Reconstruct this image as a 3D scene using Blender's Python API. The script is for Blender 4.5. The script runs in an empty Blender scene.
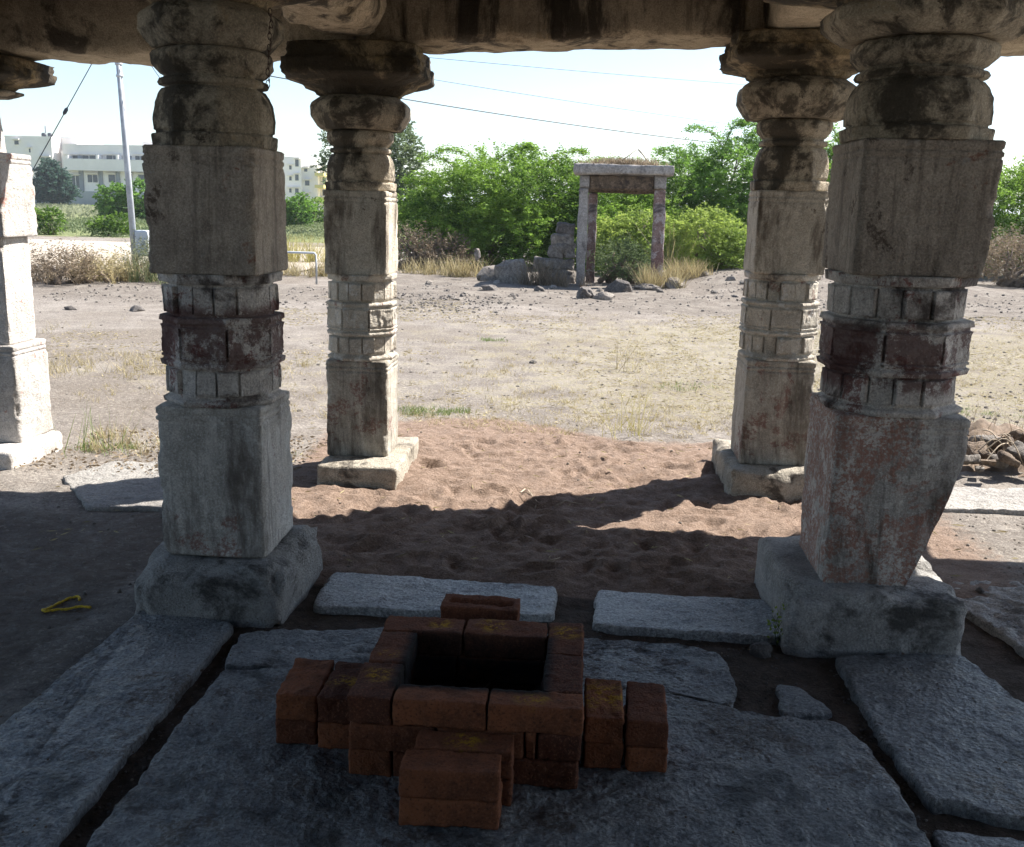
import bpy, math, random
import numpy as np
from mathutils import Vector, noise, Matrix

random.seed(4); rng = np.random.default_rng(4)
C = bpy.context.scene.collection
SC = bpy.context.scene
rad = math.radians

# ------------------------------------------------------------------ camera
F = 1000.0; CXP, CYP = 512.0, 423.5
CAMH = 1.45; PITCH = rad(12.3); YAW = rad(3.7); ROLL = rad(1.35)
fw = np.array([-math.sin(YAW)*math.cos(PITCH), math.cos(YAW)*math.cos(PITCH), -math.sin(PITCH)])
r0 = np.array([math.cos(YAW), math.sin(YAW), 0.0]); u0 = np.cross(r0, fw)
RV = r0*math.cos(ROLL)+u0*math.sin(ROLL); UV = -r0*math.sin(ROLL)+u0*math.cos(ROLL)
CAMP = np.array([0.0, 0.0, CAMH])
def at(x, y, Y):
    d = fw+RV*(x-CXP)/F-UV*(y-CYP)/F
    return CAMP+d*Y/d[1]
def onz(x, y, z=0.0):
    d = fw+RV*(x-CXP)/F-UV*(y-CYP)/F
    return CAMP+d*(z-CAMH)/d[2]
cam = bpy.data.cameras.new('camera'); camo = bpy.data.objects.new('camera', cam); C.objects.link(camo)
cam.sensor_fit = 'HORIZONTAL'; cam.sensor_width = 36.0; cam.lens = F/1024.0*36.0
cam.clip_start = 0.05; cam.clip_end = 5000
M3 = Matrix(((RV[0], UV[0], -fw[0]), (RV[1], UV[1], -fw[1]), (RV[2], UV[2], -fw[2])))
camo.matrix_world = Matrix.Translation(Vector(CAMP)) @ M3.to_4x4()
SC.camera = camo

# ------------------------------------------------------------------ light
SUN_EL = rad(47.0); SUN_DIR = Vector((0.84, 0.545, 0)).normalized()
az = math.atan2(SUN_DIR.x, SUN_DIR.y)
world = bpy.data.worlds.new('World'); SC.world = world; world.use_nodes = True
wn = world.node_tree.nodes; wl = world.node_tree.links
for n in list(wn): wn.remove(n)
sky = wn.new('ShaderNodeTexSky'); sky.sky_type = 'NISHITA'; sky.sun_disc = False
sky.sun_elevation = SUN_EL; sky.sun_rotation = az
sky.altitude = 300; sky.air_density = 1.0; sky.dust_density = 0.9; sky.ozone_density = 1.8
bgn = wn.new('ShaderNodeBackground'); bgn.inputs['Strength'].default_value = 0.078
wo = wn.new('ShaderNodeOutputWorld')
wl.new(sky.outputs[0], bgn.inputs[0]); wl.new(bgn.outputs[0], wo.inputs[0])
sl = bpy.data.lights.new('sun', 'SUN'); sl.energy = 5.0; sl.angle = rad(0.5); sl.color = (1.0, 0.96, 0.90)
so = bpy.data.objects.new('sun', sl); C.objects.link(so)
sd = Vector((SUN_DIR.x*math.cos(SUN_EL), SUN_DIR.y*math.cos(SUN_EL), math.sin(SUN_EL)))
so.rotation_euler = sd.to_track_quat('Z', 'Y').to_euler(); so.location = (20, 15, 30)
SC.view_settings.view_transform = 'Standard'; SC.view_settings.look = 'None'
SC.view_settings.exposure = 1.55; SC.view_settings.gamma = 1.0
SC.view_settings.use_curve_mapping = False

# ------------------------------------------------------------------ materials
def mat_new(name):
    m = bpy.data.materials.new(name); m.use_nodes = True
    nt = m.node_tree
    for n in list(nt.nodes): nt.nodes.remove(n)
    out = nt.nodes.new('ShaderNodeOutputMaterial')
    b = nt.nodes.new('ShaderNodeBsdfPrincipled'); nt.links.new(b.outputs[0], out.inputs[0])
    return m, nt, b, out
class NT:
    def __init__(s, nt): s.nt = nt; s.co = None
    def n(s, t, **k):
        x = s.nt.nodes.new(t)
        for a, v in k.items(): setattr(x, a, v)
        return x
    def l(s, a, b): s.nt.links.new(a, b)
    def coord(s, kind='Object', scale=(1, 1, 1)):
        tc = s.n('ShaderNodeTexCoord'); mp = s.n('ShaderNodeMapping'); mp.inputs['Scale'].default_value = scale
        s.l(tc.outputs[kind], mp.inputs[0]); return mp.outputs[0]
    def noise(s, co, scale, detail=4, rough=.55, dist=0.0, off=None):
        x = s.n('ShaderNodeTexNoise'); x.inputs['Scale'].default_value = scale; x.inputs['Detail'].default_value = detail
        x.inputs['Roughness'].default_value = rough; x.inputs['Distortion'].default_value = dist
        if off is not None:
            mp = s.n('ShaderNodeMapping'); mp.inputs['Location'].default_value = off; s.l(co, mp.inputs[0]); co = mp.outputs[0]
        s.l(co, x.inputs['Vector']); return x.outputs['Fac']
    def vor(s, co, scale, feature='F1', out='Distance'):
        x = s.n('ShaderNodeTexVoronoi'); x.feature = feature; x.inputs['Scale'].default_value = scale
        s.l(co, x.inputs['Vector']); return x.outputs[out]
    def ramp(s, f, lo, hi, a=0.0, b=1.0):
        x = s.n('ShaderNodeMapRange'); x.interpolation_type = 'SMOOTHSTEP'
        x.inputs['From Min'].default_value = lo; x.inputs['From Max'].default_value = hi
        x.inputs['To Min'].default_value = a; x.inputs['To Max'].default_value = b
        s.l(f, x.inputs['Value']); return x.outputs[0]
    def mix(s, f, a, b):
        x = s.n('ShaderNodeMix'); x.data_type = 'RGBA'; x.clamp_factor = True
        for v, i in ((f, 0), (a, 6), (b, 7)):
            if hasattr(v, 'links'): s.l(v, x.inputs[i])
            elif i == 0: x.inputs[0].default_value = v
            else: x.inputs[i].default_value = (*v, 1)
        return x.outputs[2]
    def math(s, op, a, b=None):
        x = s.n('ShaderNodeMath'); x.operation = op
        for v, i in ((a, 0), (b, 1)):
            if v is None: continue
            if hasattr(v, 'links'): s.l(v, x.inputs[i])
            else: x.inputs[i].default_value = v
        return x.outputs[0]
    def bump(s, b, parts, dist=0.01):
        prev = None
        for h, st, d in parts:
            x = s.n('ShaderNodeBump'); x.inputs['Strength'].default_value = st; x.inputs['Distance'].default_value = d
            s.l(h, x.inputs['Height'])
            if prev is not None: s.l(prev, x.inputs['Normal'])
            prev = x.outputs[0]
        s.l(prev, b.inputs['Normal'])

def stone(name, c1, c2, dark=None, dark_amt=.5, patches=(), grain=150, rough=.85, bump=.6, spec=.3, streak=False, dark_scale=3.0, gc=.34, zpaint=False, deep=1.0):
    """granite: mottled body + stains + lime or paint patches; patches = [(colour, scale, threshold, offset)]"""
    m, nt, b, out = mat_new(name); t = NT(nt); co = t.coord()
    big = t.noise(co, 2.2, 3, .6); mid = t.noise(co, 11, 6, .7); fine = t.noise(co, grain, 3, .7)
    col = t.mix(t.ramp(big, .3, .7), c1, c2)
    col = t.mix(t.ramp(mid, .40, .70, 0, .6), col, tuple(min(1, x*1.22) for x in c2))
    col = t.mix(t.ramp(t.noise(co, 28, 5, .8, 0, (3, 1, 4)), .50, .62, 0, gc), col, tuple(x*.50 for x in c1))
    col = t.mix(t.ramp(fine, .50, .62, 0, gc), col, tuple(x*.32 for x in c1))
    col = t.mix(t.ramp(fine, .46, .34, 0, gc*.8), col, tuple(min(1, x*1.75+.06) for x in c2))
    for pc, ps, th, off in patches:
        pn = t.noise(co, ps, 7, .72, .3, off)
        f = t.ramp(pn, th, th+.035)
        brk = t.ramp(t.noise(co, 70, 3, .7, 0, off), .36, .56)
        col = t.mix(t.math('MULTIPLY', f, t.math('MULTIPLY', brk, .85)), col, pc)
    if streak:
        sn = t.noise(t.coord(scale=(1, 1, .07)), 16, 5, .7, .2, (2, 8, 5))
        col = t.mix(t.ramp(sn, .52, .66, 0, .55), col, tuple(x*.45 for x in c1))
        col = t.mix(t.ramp(sn, .44, .32, 0, .4), col, tuple(min(1, x*1.25) for x in c2))
    if dark is not None:
        cs = t.coord(scale=(1, 1, .22)) if streak else co
        dn = t.noise(cs, dark_scale, 6, .68, .4, (7.1, 3.3, 1.7))
        f = t.ramp(dn, .62-.3*dark_amt, .76-.3*dark_amt)
        col = t.mix(t.math('MULTIPLY', f, .88), col, dark)
    if zpaint:
        sx_ = t.n('ShaderNodeSeparateXYZ'); t.l(co, sx_.inputs[0])
        zz = t.math('ADD', sx_.outputs['Z'], t.math('MULTIPLY', t.math('SUBTRACT', t.noise(co, 9, 5, .7), .5), .10))
        f = t.math('MULTIPLY', t.ramp(zz, .85, .89), t.ramp(zz, 1.11, 1.07))
        f = t.math('MULTIPLY', f, t.ramp(t.noise(co, 5.5, 7, .8, 0, (2, 6, 2)), .58, .50))
        col = t.mix(t.math('MULTIPLY', f, .8), col, (.10, .042, .036))
    hv = t.n('ShaderNodeHueSaturation'); oi = t.n('ShaderNodeObjectInfo')
    t.l(t.ramp(oi.outputs['Random'], 0, 1, .86, 1.12), hv.inputs['Value']); t.l(col, hv.inputs['Color']); col = hv.outputs[0]
    t.l(col, b.inputs['Base Color'])
    b.inputs['Roughness'].default_value = rough; b.inputs['Specular IOR Level'].default_value = spec
    pit = t.vor(co, grain*.6)
    t.bump(b, [(mid, bump*.8, .03*deep), (t.noise(co, 34, 5, .8), bump*.9, .025*deep), (fine, bump, .009*deep), (pit, bump*.6, .005*deep)])
    return m

LIME = (.62, .60, .56); MAROON = (.16, .035, .03); SOOT = (.035, .028, .02); REDW = (.25, .125, .10)
M = {}
M['granite_grey'] = stone('granite_grey', (.38, .35, .31), (.57, .53, .48), (.10, .08, .065), .34, [(REDW, 3.1, .58, (4, 2, 9)), (LIME, 3.0, .56, (8, 2, 1))], streak=True)
M['granite_brown'] = stone('granite_brown', (.31, .255, .205), (.48, .41, .335), (.05, .04, .03), .36, [((.26, .12, .08), 3.1, .60, (4, 2, 9)), ((.08, .055, .04), 3.4, .60, (8, 2, 1)), ((.45, .42, .38), 8, .62, (1, 2, 1))], streak=True)
M['granite_warm'] = stone('granite_warm', (.38, .335, .27), (.56, .51, .43), (.08, .062, .045), .34, [(REDW, 3.3, .58, (1, 7, 3)), (LIME, 6, .66, (2, 2, 2))], streak=True, gc=.28)
M['granite_red'] = stone('granite_red', (.38, .34, .30), (.58, .53, .48), (.05, .04, .03), .30, [((.34, .16, .11), 2.6, .45, (9, 3, 1)), ((.66, .62, .56), 11, .53, (3, 5, 8))], streak=True)
M['band_painted'] = stone('band_painted', (.37, .33, .295), (.57, .52, .47), (.04, .026, .022), .40, [((.17, .055, .045), 5, .53, (1, 1, 6)), ((.62, .58, .53), 16, .57, (5, 6, 2))], zpaint=True, dark_scale=4)
M['band_plain'] = stone('band_plain', (.37, .32, .26), (.55, .50, .42), (.07, .055, .045), .30, [(REDW, 5, .60, (5, 1, 2)), (LIME, 9, .56, (1, 1, 6))], gc=.28)
M['neck_stained'] = stone('neck_stained', (.27, .225, .165), (.46, .39, .29), SOOT, .58, [((.38, .30, .20), 6, .58, (5, 1, 2)), ((.05, .035, .025), 9, .60, (3, 1, 2))], dark_scale=5.5)
M['granite_tan'] = stone('granite_tan', (.38, .33, .26), (.56, .50, .41), (.08, .058, .04), .38, [((.10, .07, .045), 5, .58, (1, 7, 3)), ((.42, .37, .29), 7, .60, (2, 2, 2))], streak=True, gc=.3, dark_scale=4)
M['capital_sooty'] = stone('capital_sooty', (.17, .13, .085), (.36, .28, .17), (.016, .013, .009), .72, [((.36, .27, .14), 5, .56, (5, 1, 2)), ((.6, .55, .42), 26, .655, (1, 2, 2))], dark_scale=3.2)
M['beam_stained'] = stone('beam_stained', (.38, .30, .205), (.60, .50, .365), (.022, .017, .012), .50, [((.42, .33, .2), 3, .58, (5, 1, 2))], streak=True, dark_scale=5)
M['beam_tan'] = stone('beam_tan', (.38, .31, .22), (.58, .49, .36), (.05, .04, .03), .30, [], dark_scale=4)
M['base_weathered'] = stone('base_weathered', (.35, .33, .30), (.54, .51, .47), (.04, .036, .03), .36, [((.48, .47, .45), 6, .58, (1, 8, 4))], bump=1.0, dark_scale=3)
M['base_warm'] = stone('base_warm', (.38, .325, .25), (.54, .48, .39), (.06, .05, .04), .34, [], bump=.9, dark_scale=5)
M['slab'] = stone('slab', (.23, .23, .225), (.42, .42, .41), (.04, .04, .038), .34, [((.13, .095, .07), 3.2, .55, (1, 4, 2)), ((.50, .49, .47), 5, .60, (6, 4, 2))], grain=100, rough=.42, bump=1.0, spec=.5, gc=.5, deep=1.8)
M['slab_edge'] = stone('slab_edge', (.30, .30, .29), (.52, .51, .49), (.06, .06, .055), .28, [((.15, .11, .08), 4, .60, (1, 4, 2))], grain=100, rough=.42, spec=.5, gc=.55, deep=1.8)
M['slab_outer'] = stone('slab_outer', (.30, .275, .25), (.42, .395, .36), None, 0, [], grain=90, bump=.9, gc=.3)
M['lime_white'] = stone('lime_white', (.40, .36, .32), (.60, .56, .52), None, 0, [((.45, .22, .17), 5, .60, (3, 3, 1))], bump=.6, gc=.3)
M['roof_stone'] = stone('roof_stone', (.10, .08, .06), (.16, .13, .10), SOOT, .6, [])
M['gate_stone'] = stone('gate_stone', (.20, .18, .165), (.36, .33, .30), (.06, .05, .05), .34, [], grain=30, dark_scale=2.5, gc=.28)
M['gate_red'] = stone('gate_red', (.15, .075, .065), (.24, .17, .15), (.05, .04, .04), .35, [((.4, .37, .36), 6, .50, (1, 1, 1))], grain=30)
M['gate_brown'] = stone('gate_brown', (.10, .07, .045), (.18, .125, .08), (.03, .02, .015), .45, [], grain=30)
M['rock'] = stone('rock', (.17, .145, .12), (.31, .27, .23), (.10, .09, .09), .3, [], grain=25, bump=1)
M['rock_mid'] = stone('rock_mid', (.16, .14, .12), (.29, .255, .22), (.08, .07, .07), .4, [], grain=25, bump=1)
M['rock_brown'] = stone('rock_brown', (.13, .09, .06), (.23, .17, .12), (.08, .06, .05), .35, [], grain=40, bump=1)
M['rock_dark'] = stone('rock_dark', (.09, .078, .07), (.17, .15, .135), None, 0, [], grain=25, bump=1)

def brick_mat():
    m, nt, b, out = mat_new('brick'); t = NT(nt); co = t.coord()
    n1 = t.noise(co, 9, 6, .75); n2 = t.noise(co, 150, 4, .7)
    oi = t.n('ShaderNodeObjectInfo')
    col = t.mix(oi.outputs['Random'], (.12, .043, .024), (.33, .118, .052))
    col = t.mix(t.ramp(n1, .35, .7, 0, .7), col, (.065, .028, .018))
    col = t.mix(t.ramp(n2, .54, .66, 0, .7), col, (.05, .025, .018))
    col = t.mix(t.ramp(n2, .46, .36, 0, .7), col, (.28, .12, .07))
    at_ = t.n('ShaderNodeAttribute'); at_.attribute_name = 'turmeric'
    ty = t.math('MULTIPLY', at_.outputs['Fac'], t.ramp(t.noise(co, 34, 7, .8), .46, .58))
    col = t.mix(ty, col, (.50, .27, .02))
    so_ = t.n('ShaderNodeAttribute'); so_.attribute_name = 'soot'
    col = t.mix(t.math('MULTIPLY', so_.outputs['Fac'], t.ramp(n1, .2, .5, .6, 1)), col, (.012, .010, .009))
    t.l(col, b.inputs['Base Color']); b.inputs['Roughness'].default_value = .9; b.inputs['Specular IOR Level'].default_value = .2
    t.bump(b, [(n1, .6, .012), (n2, 1.0, .006)])
    return m
M['brick'] = brick_mat()

def simple(name, col, rough=.7, var=.15, scale=8, metal=0, bump=.2):
    m, nt, b, out = mat_new(name); t = NT(nt); co = t.coord()
    n1 = t.noise(co, scale, 5, .65)
    c = t.mix(t.ramp(n1, .3, .7), tuple(x*(1-var) for x in col), tuple(min(1, x*(1+var)) for x in col))
    t.l(c, b.inputs['Base Color']); b.inputs['Roughness'].default_value = rough; b.inputs['Metallic'].default_value = metal
    t.bump(b, [(n1, bump, .01)])
    return m
M['cream_wall'] = simple('cream_wall', (.78, .73, .69), .8, .06, .3)
M['white_wall'] = simple('white_wall', (.84, .79, .75), .8, .05, .3)
M['grey_wall'] = simple('grey_wall', (.25, .27, .30), .8, .12, .5)
M['yellow_wall'] = simple('yellow_wall', (.66, .55, .20), .8, .08, .5)
M['glass_dark'] = simple('glass_dark', (.06, .075, .09), .25, .2, 1)
M['black_plastic'] = simple('black_plastic', (.03, .035, .045), .5)
M['concrete_pole'] = simple('concrete_pole', (.40, .42, .44), .75, .25, 4)
M['metal_box'] = simple('metal_box', (.50, .53, .56), .5, .1, 5)
M['white_paint'] = simple('white_paint', (.42, .44, .46), .5, .12, 12)
M['wire_black'] = simple('wire_black', (.02, .02, .02), .6)
M['rust'] = simple('rust', (.07, .04, .03), .8, .4, 60)
M['yellow_cord'] = simple('yellow_cord', (.70, .47, .03), .8, .3, 160, 0, .8)
M['bark'] = simple('bark', (.16, .12, .09), .9, .35, 14, 0, 1)
M['dry_stick'] = simple('dry_stick', (.36, .29, .21), .9, .3, 25)
M['ash'] = simple('ash', (.022, .02, .018), .95, .8, 30, 0, 1)
M['charred'] = simple('charred', (.02, .018, .016), .8, .4, 30, 0, .5)

def leaf(name, ca, cb, trans=.5):
    m, nt, b, out = mat_new(name); t = NT(nt)
    a = t.n('ShaderNodeAttribute'); a.attribute_name = 'tint'
    col = t.mix(a.outputs['Fac'], ca, cb)
    t.l(col, b.inputs['Base Color']); b.inputs['Roughness'].default_value = .6; b.inputs['Specular IOR Level'].default_value = .25
    tr = t.n('ShaderNodeBsdfTranslucent'); t.l(col, tr.inputs[0])
    mx = t.n('ShaderNodeMixShader'); mx.inputs[0].default_value = trans
    t.l(b.outputs[0], mx.inputs[1]); t.l(tr.outputs[0], mx.inputs[2]); t.l(mx.outputs[0], out.inputs[0])
    return m
M['leaf_green'] = leaf('leaf_green', (.035, .09, .015), (.28, .44, .06))
M['leaf_deep'] = leaf('leaf_deep', (.045, .11, .022), (.23, .40, .06))
M['leaf_lime'] = leaf('leaf_lime', (.14, .22, .04), (.34, .42, .09))
M['leaf_blue'] = leaf('leaf_blue', (.03, .07, .05), (.07, .13, .09))
M['leaf_grey'] = leaf('leaf_grey', (.12, .14, .08), (.30, .31, .19))
M['leaf_olive'] = leaf('leaf_olive', (.08, .12, .05), (.18, .23, .10))
M['grass_dry'] = leaf('grass_dry', (.24, .19, .10), (.52, .44, .24), .3)
M['grass_brown'] = leaf('grass_brown', (.14, .105, .07), (.34, .265, .18), .3)
M['grass_yellow'] = leaf('grass_yellow', (.30, .27, .09), (.50, .44, .17), .3)
M['grass_green'] = leaf('grass_green', (.10, .16, .04), (.24, .30, .10), .3)
M['weed_green'] = leaf('weed_green', (.10, .14, .06), (.24, .26, .13), .3)

def ground_mat():
    m, nt, b, out = mat_new('ground_soil'); t = NT(nt); co = t.coord()
    def A(n):
        a = t.n('ShaderNodeAttribute'); a.attribute_name = n; return a.outputs['Fac']
    n0 = t.noise(co, .35, 5, .6); n1 = t.noise(co, 2.5, 6, .65); n2 = t.noise(co, 18, 5, .7); n3 = t.noise(co, 110, 3, .7)
    base = t.mix(t.ramp(n1, .3, .7), (.185, .16, .138), (.30, .268, .235))
    base = t.mix(t.ramp(n0, .48, .62, 0, .8), base, (.185, .155, .125))
    base = t.mix(t.ramp(n2, .56, .72, 0, .5), base, (.17, .145, .125))
    st_ = t.noise(co, 45, 6, .8, .6, (9, 2, 4))
    base = t.mix(t.ramp(st_, .52, .62, 0, .75), base, (.13, .105, .085)); base = t.mix(t.ramp(st_, .46, .38, 0, .7), base, (.46, .41, .34))
    sand = t.mix(t.ramp(n2, .3, .7), (.19, .13, .095), (.29, .212, .163))
    sand = t.mix(t.ramp(n3, .5, .75, 0, .7), sand, (.11, .07, .052))
    sand = t.mix(t.ramp(n3, .45, .25, 0, .6), sand, (.50, .38, .30))
    base = t.mix(t.ramp(n3, .54, .66, 0, .45), base, (.12, .10, .085)); base = t.mix(t.ramp(t.noise(co, 6, 6, .75, 0, (5, 5, 1)), .56, .66, 0, .5), base, (.20, .165, .135))
    col = t.mix(t.ramp(t.math('ADD', A('m_sand'), t.math('MULTIPLY', t.math('SUBTRACT', n2, .5), .5)), .35, .65), base, sand)
    gr = t.mix(t.ramp(n2, .35, .65), (.36, .30, .19), (.26, .235, .13))
    gm = t.math('ADD', A('m_grass'), t.math('MULTIPLY', t.math('SUBTRACT', n1, .5), 1.6))
    gm = t.math('MULTIPLY', t.ramp(gm, .5, .85), t.ramp(n2, .38, .60))
    col = t.mix(t.math('MULTIPLY', gm, .6), col, gr)
    rb = t.mix(t.ramp(n2, .3, .7), (.10, .083, .07), (.22, .19, .16))
    rb = t.mix(t.ramp(n1, .45, .65, 0, .6), rb, (.27, .24, .205))
    col = t.mix(t.math('MULTIPLY', t.ramp(t.math('ADD', A('m_rubble'), t.math('MULTIPLY', t.math('SUBTRACT', n1, .5), 1.2)), .35, .75), .9), col, rb)
    fg = t.mix(t.ramp(n1, .3, .7), (.12, .15, .06), (.24, .25, .12))
    col = t.mix(t.ramp(A('m_green'), .3, .7), col, fg)
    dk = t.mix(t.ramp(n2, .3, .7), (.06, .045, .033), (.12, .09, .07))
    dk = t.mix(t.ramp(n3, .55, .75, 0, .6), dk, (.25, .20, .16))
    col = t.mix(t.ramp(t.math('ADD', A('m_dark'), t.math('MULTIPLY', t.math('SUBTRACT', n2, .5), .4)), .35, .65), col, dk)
    t.l(col, b.inputs['Base Color']); b.inputs['Roughness'].default_value = .95; b.inputs['Specular IOR Level'].default_value = .15
    t.bump(b, [(n1, .5, .04), (n2, .8, .03), (st_, .8, .012), (n3, .9, .008)])
    return m
M['ground'] = ground_mat()
M['soil_brown'] = simple('soil_brown', (.16, .115, .08), .95, .3, 14, 0, 1)
M['road'] = simple('road', (.37, .315, .25), .95, .12, 1.5, 0, .6)

# ------------------------------------------------------------------ mesh helpers
def link(name, me, mat, parent=None, smooth=True):
    if mat is not None: me.materials.append(M[mat] if isinstance(mat, str) else mat)
    if smooth: me.polygons.foreach_set('use_smooth', [True]*len(me.polygons))
    o = bpy.data.objects.new(name, me); C.objects.link(o)
    if parent is not None: o.parent = parent
    return o
def mesh_obj(name, V, Fc, mat, parent=None, smooth=True):
    me = bpy.data.meshes.new(name); me.from_pydata([tuple(v) for v in V], [], [tuple(f) for f in Fc]); me.update()
    return link(name, me, mat, parent, smooth)
def tag(o, label=None, cat=None, group=None, kind=None):
    if label: o['label'] = label
    if cat: o['category'] = cat
    if group: o['group'] = group
    if kind: o['kind'] = kind
    return o
def thing(name, label, cat, loc=(0, 0, 0), rz=0, group=None):
    o = bpy.data.objects.new(name, None); o.empty_display_size = .1; C.objects.link(o)
    o.location = loc; o.rotation_euler = (0, 0, rz)
    return tag(o, label, cat, group)
def fr(v, s, off=0.0, oct_=3):
    return noise.fractal(Vector((v[0]*s+off, v[1]*s+off*1.7, v[2]*s-off)), .9, 2.1, oct_)

def rough_box(sx, sy, sz, res=.02, r=.01, amp=.003, freq=12, seed=0.0, chip=0.0, warp=None, zb=0.0):
    """box from z=zb up, rounded edges, noise on every face, worn corners"""
    nx, ny, nz = [max(2, int(round(s/res))) for s in (sx, sy, sz)]
    idx = {}; V = []; Fc = []
    def vid(i, j, k):
        key = (i, j, k)
        if key not in idx:
            idx[key] = len(V); V.append((i/nx*sx-sx/2, j/ny*sy-sy/2, k/nz*sz-sz/2))
        return idx[key]
    for i in range(nx):
        for j in range(ny):
            Fc.append((vid(i, j, 0), vid(i, j+1, 0), vid(i+1, j+1, 0), vid(i+1, j, 0)))
            Fc.append((vid(i, j, nz), vid(i+1, j, nz), vid(i+1, j+1, nz), vid(i, j+1, nz)))
    for i in range(nx):
        for k in range(nz):
            Fc.append((vid(i, 0, k), vid(i+1, 0, k), vid(i+1, 0, k+1), vid(i, 0, k+1)))
            Fc.append((vid(i, ny, k), vid(i, ny, k+1), vid(i+1, ny, k+1), vid(i+1, ny, k)))
    for j in range(ny):
        for k in range(nz):
            Fc.append((vid(0, j, k), vid(0, j, k+1), vid(0, j+1, k+1), vid(0, j+1, k)))
            Fc.append((vid(nx, j, k), vid(nx, j+1, k), vid(nx, j+1, k+1), vid(nx, j, k+1)))
    h = (sx/2, sy/2, sz/2); out = []
    for v in V:
        rr = r
        if chip: rr = r*(1+chip*max(0, fr(v, 5, seed+9)+.15)*4)
        rr = min(rr, min(h)*.95)
        q = [max(-h[a]+rr, min(h[a]-rr, v[a])) for a in range(3)]
        d = Vector((v[0]-q[0], v[1]-q[1], v[2]-q[2])); dl = d.length
        n = d/dl if dl > 1e-9 else Vector((0, 0, 1))
        p = Vector(q)+n*rr
        nn = fr(p, freq, seed)*amp + fr(p, freq*.25, seed+4)*amp*1.8
        p = p+n*nn
        if warp: p = Vector(warp(p.x, p.y, p.z+sz/2)) - Vector((0, 0, sz/2))
        out.append((p.x, p.y, p.z+sz/2+zb))
    return out, Fc

def polyr(theta, n):
    s = math.pi/n; return 1/math.cos(((theta+s) % (2*s))-s)
def loft(levels, N=128, dz=.013, seed=0.0, amp=.003, freq=14, groove=None, wear=.006, warp=None, cap=True):
    """levels: list of (z, apothem, sides, roundness 0..1); interpolated rings of polygonal section"""
    rings = []
    for a, b in zip(levels[:-1], levels[1:]):
        ns = max(1, int(math.ceil(abs(b[0]-a[0])/dz)), int(math.ceil(abs(b[1]-a[1])/.02)))
        for k in range(ns): rings.append((a, b, k/ns))
    rings.append((levels[-1], levels[-1], 0))
    V = []; Fc = []
    for (a, b, f) in rings:
        z = a[0]+(b[0]-a[0])*f; ap = a[1]+(b[1]-a[1])*f
        for i in range(N):
            th = 2*math.pi*i/N
            ra = polyr(th, a[2])*(1-a[3])+a[3]*1.03; rb = polyr(th, b[2])*(1-b[3])+b[3]*1.03
            R_ = ap*(ra+(rb-ra)*f)
            if a[2] == 4:
                c = abs(((th+math.pi/4) % (math.pi/2)) - 0.0); c = min(c, math.pi/2-c)
                if c < .07:
                    R_ -= (wear*(.5+2.5*max(0, fr((z*1.0, th*.3, seed), 9, seed)))+.055*max(0, fr((z*1.3, round(th*1.27), seed), 6, seed+8)-.32))*(1-c/.07)
            if groove and a[4:] and a[4]: R_ += groove(th, z, a[4])
            x, y = R_*math.cos(th), R_*math.sin(th)
            n_ = fr((x, y, z), freq, seed)*amp+fr((x, y, z), 48, seed+1, 2)*amp*.55+fr((x, y, z), freq*.3, seed+3)*amp*1.6
            k_ = (R_+n_)/R_; p = (x*k_, y*k_, z)
            if warp: p = warp(*p)
            V.append(p)
    nr = len(rings)
    for r in range(nr-1):
        for i in range(N):
            j = (i+1) % N; Fc.append((r*N+i, r*N+j, (r+1)*N+j, (r+1)*N+i))
    if cap:
        Fc.append(tuple(range(N-1, -1, -1))); Fc.append(tuple((nr-1)*N+i for i in range(N)))
    return V, Fc

def tube(pts, radii, n=8):
    V = []; Fc = []; pts = [Vector(p) for p in pts]
    if not hasattr(radii, '__len__'): radii = [radii]*len(pts)
    for i, p in enumerate(pts):
        d = (pts[min(i+1, len(pts)-1)]-pts[max(i-1, 0)]).normalized()
        u = d.cross(Vector((0, 0, 1))); u = u.normalized() if u.length > 1e-3 else Vector((1, 0, 0)); w = d.cross(u)
        for k in range(n):
            a = 2*math.pi*k/n; V.append(tuple(p+(u*math.cos(a)+w*math.sin(a))*radii[i]))
    for i in range(len(pts)-1):
        for k in range(n):
            l = (k+1) % n; Fc.append((i*n+k, i*n+l, (i+1)*n+l, (i+1)*n+k))
    Fc.append(tuple(range(n-1, -1, -1))); Fc.append(tuple((len(pts)-1)*n+k for k in range(n)))
    return V, Fc
def merge(parts):
    V = []; Fc = []
    for v, f in parts:
        o = len(V); V += [tuple(x) for x in v]; Fc += [tuple(i+o for i in q) for q in f]
    return V, Fc
def move(vf, d):
    return [(v[0]+d[0], v[1]+d[1], v[2]+d[2]) for v in vf[0]], vf[1]
def box(x0, x1, y0, y1, z0, z1):
    V = [(x0, y0, z0), (x1, y0, z0), (x1, y1, z0), (x0, y1, z0), (x0, y0, z1), (x1, y0, z1), (x1, y1, z1), (x0, y1, z1)]
    return V, [(0, 3, 2, 1), (4, 5, 6, 7), (0, 1, 5, 4), (1, 2, 6, 5), (2, 3, 7, 6), (3, 0, 4, 7)]

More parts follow.
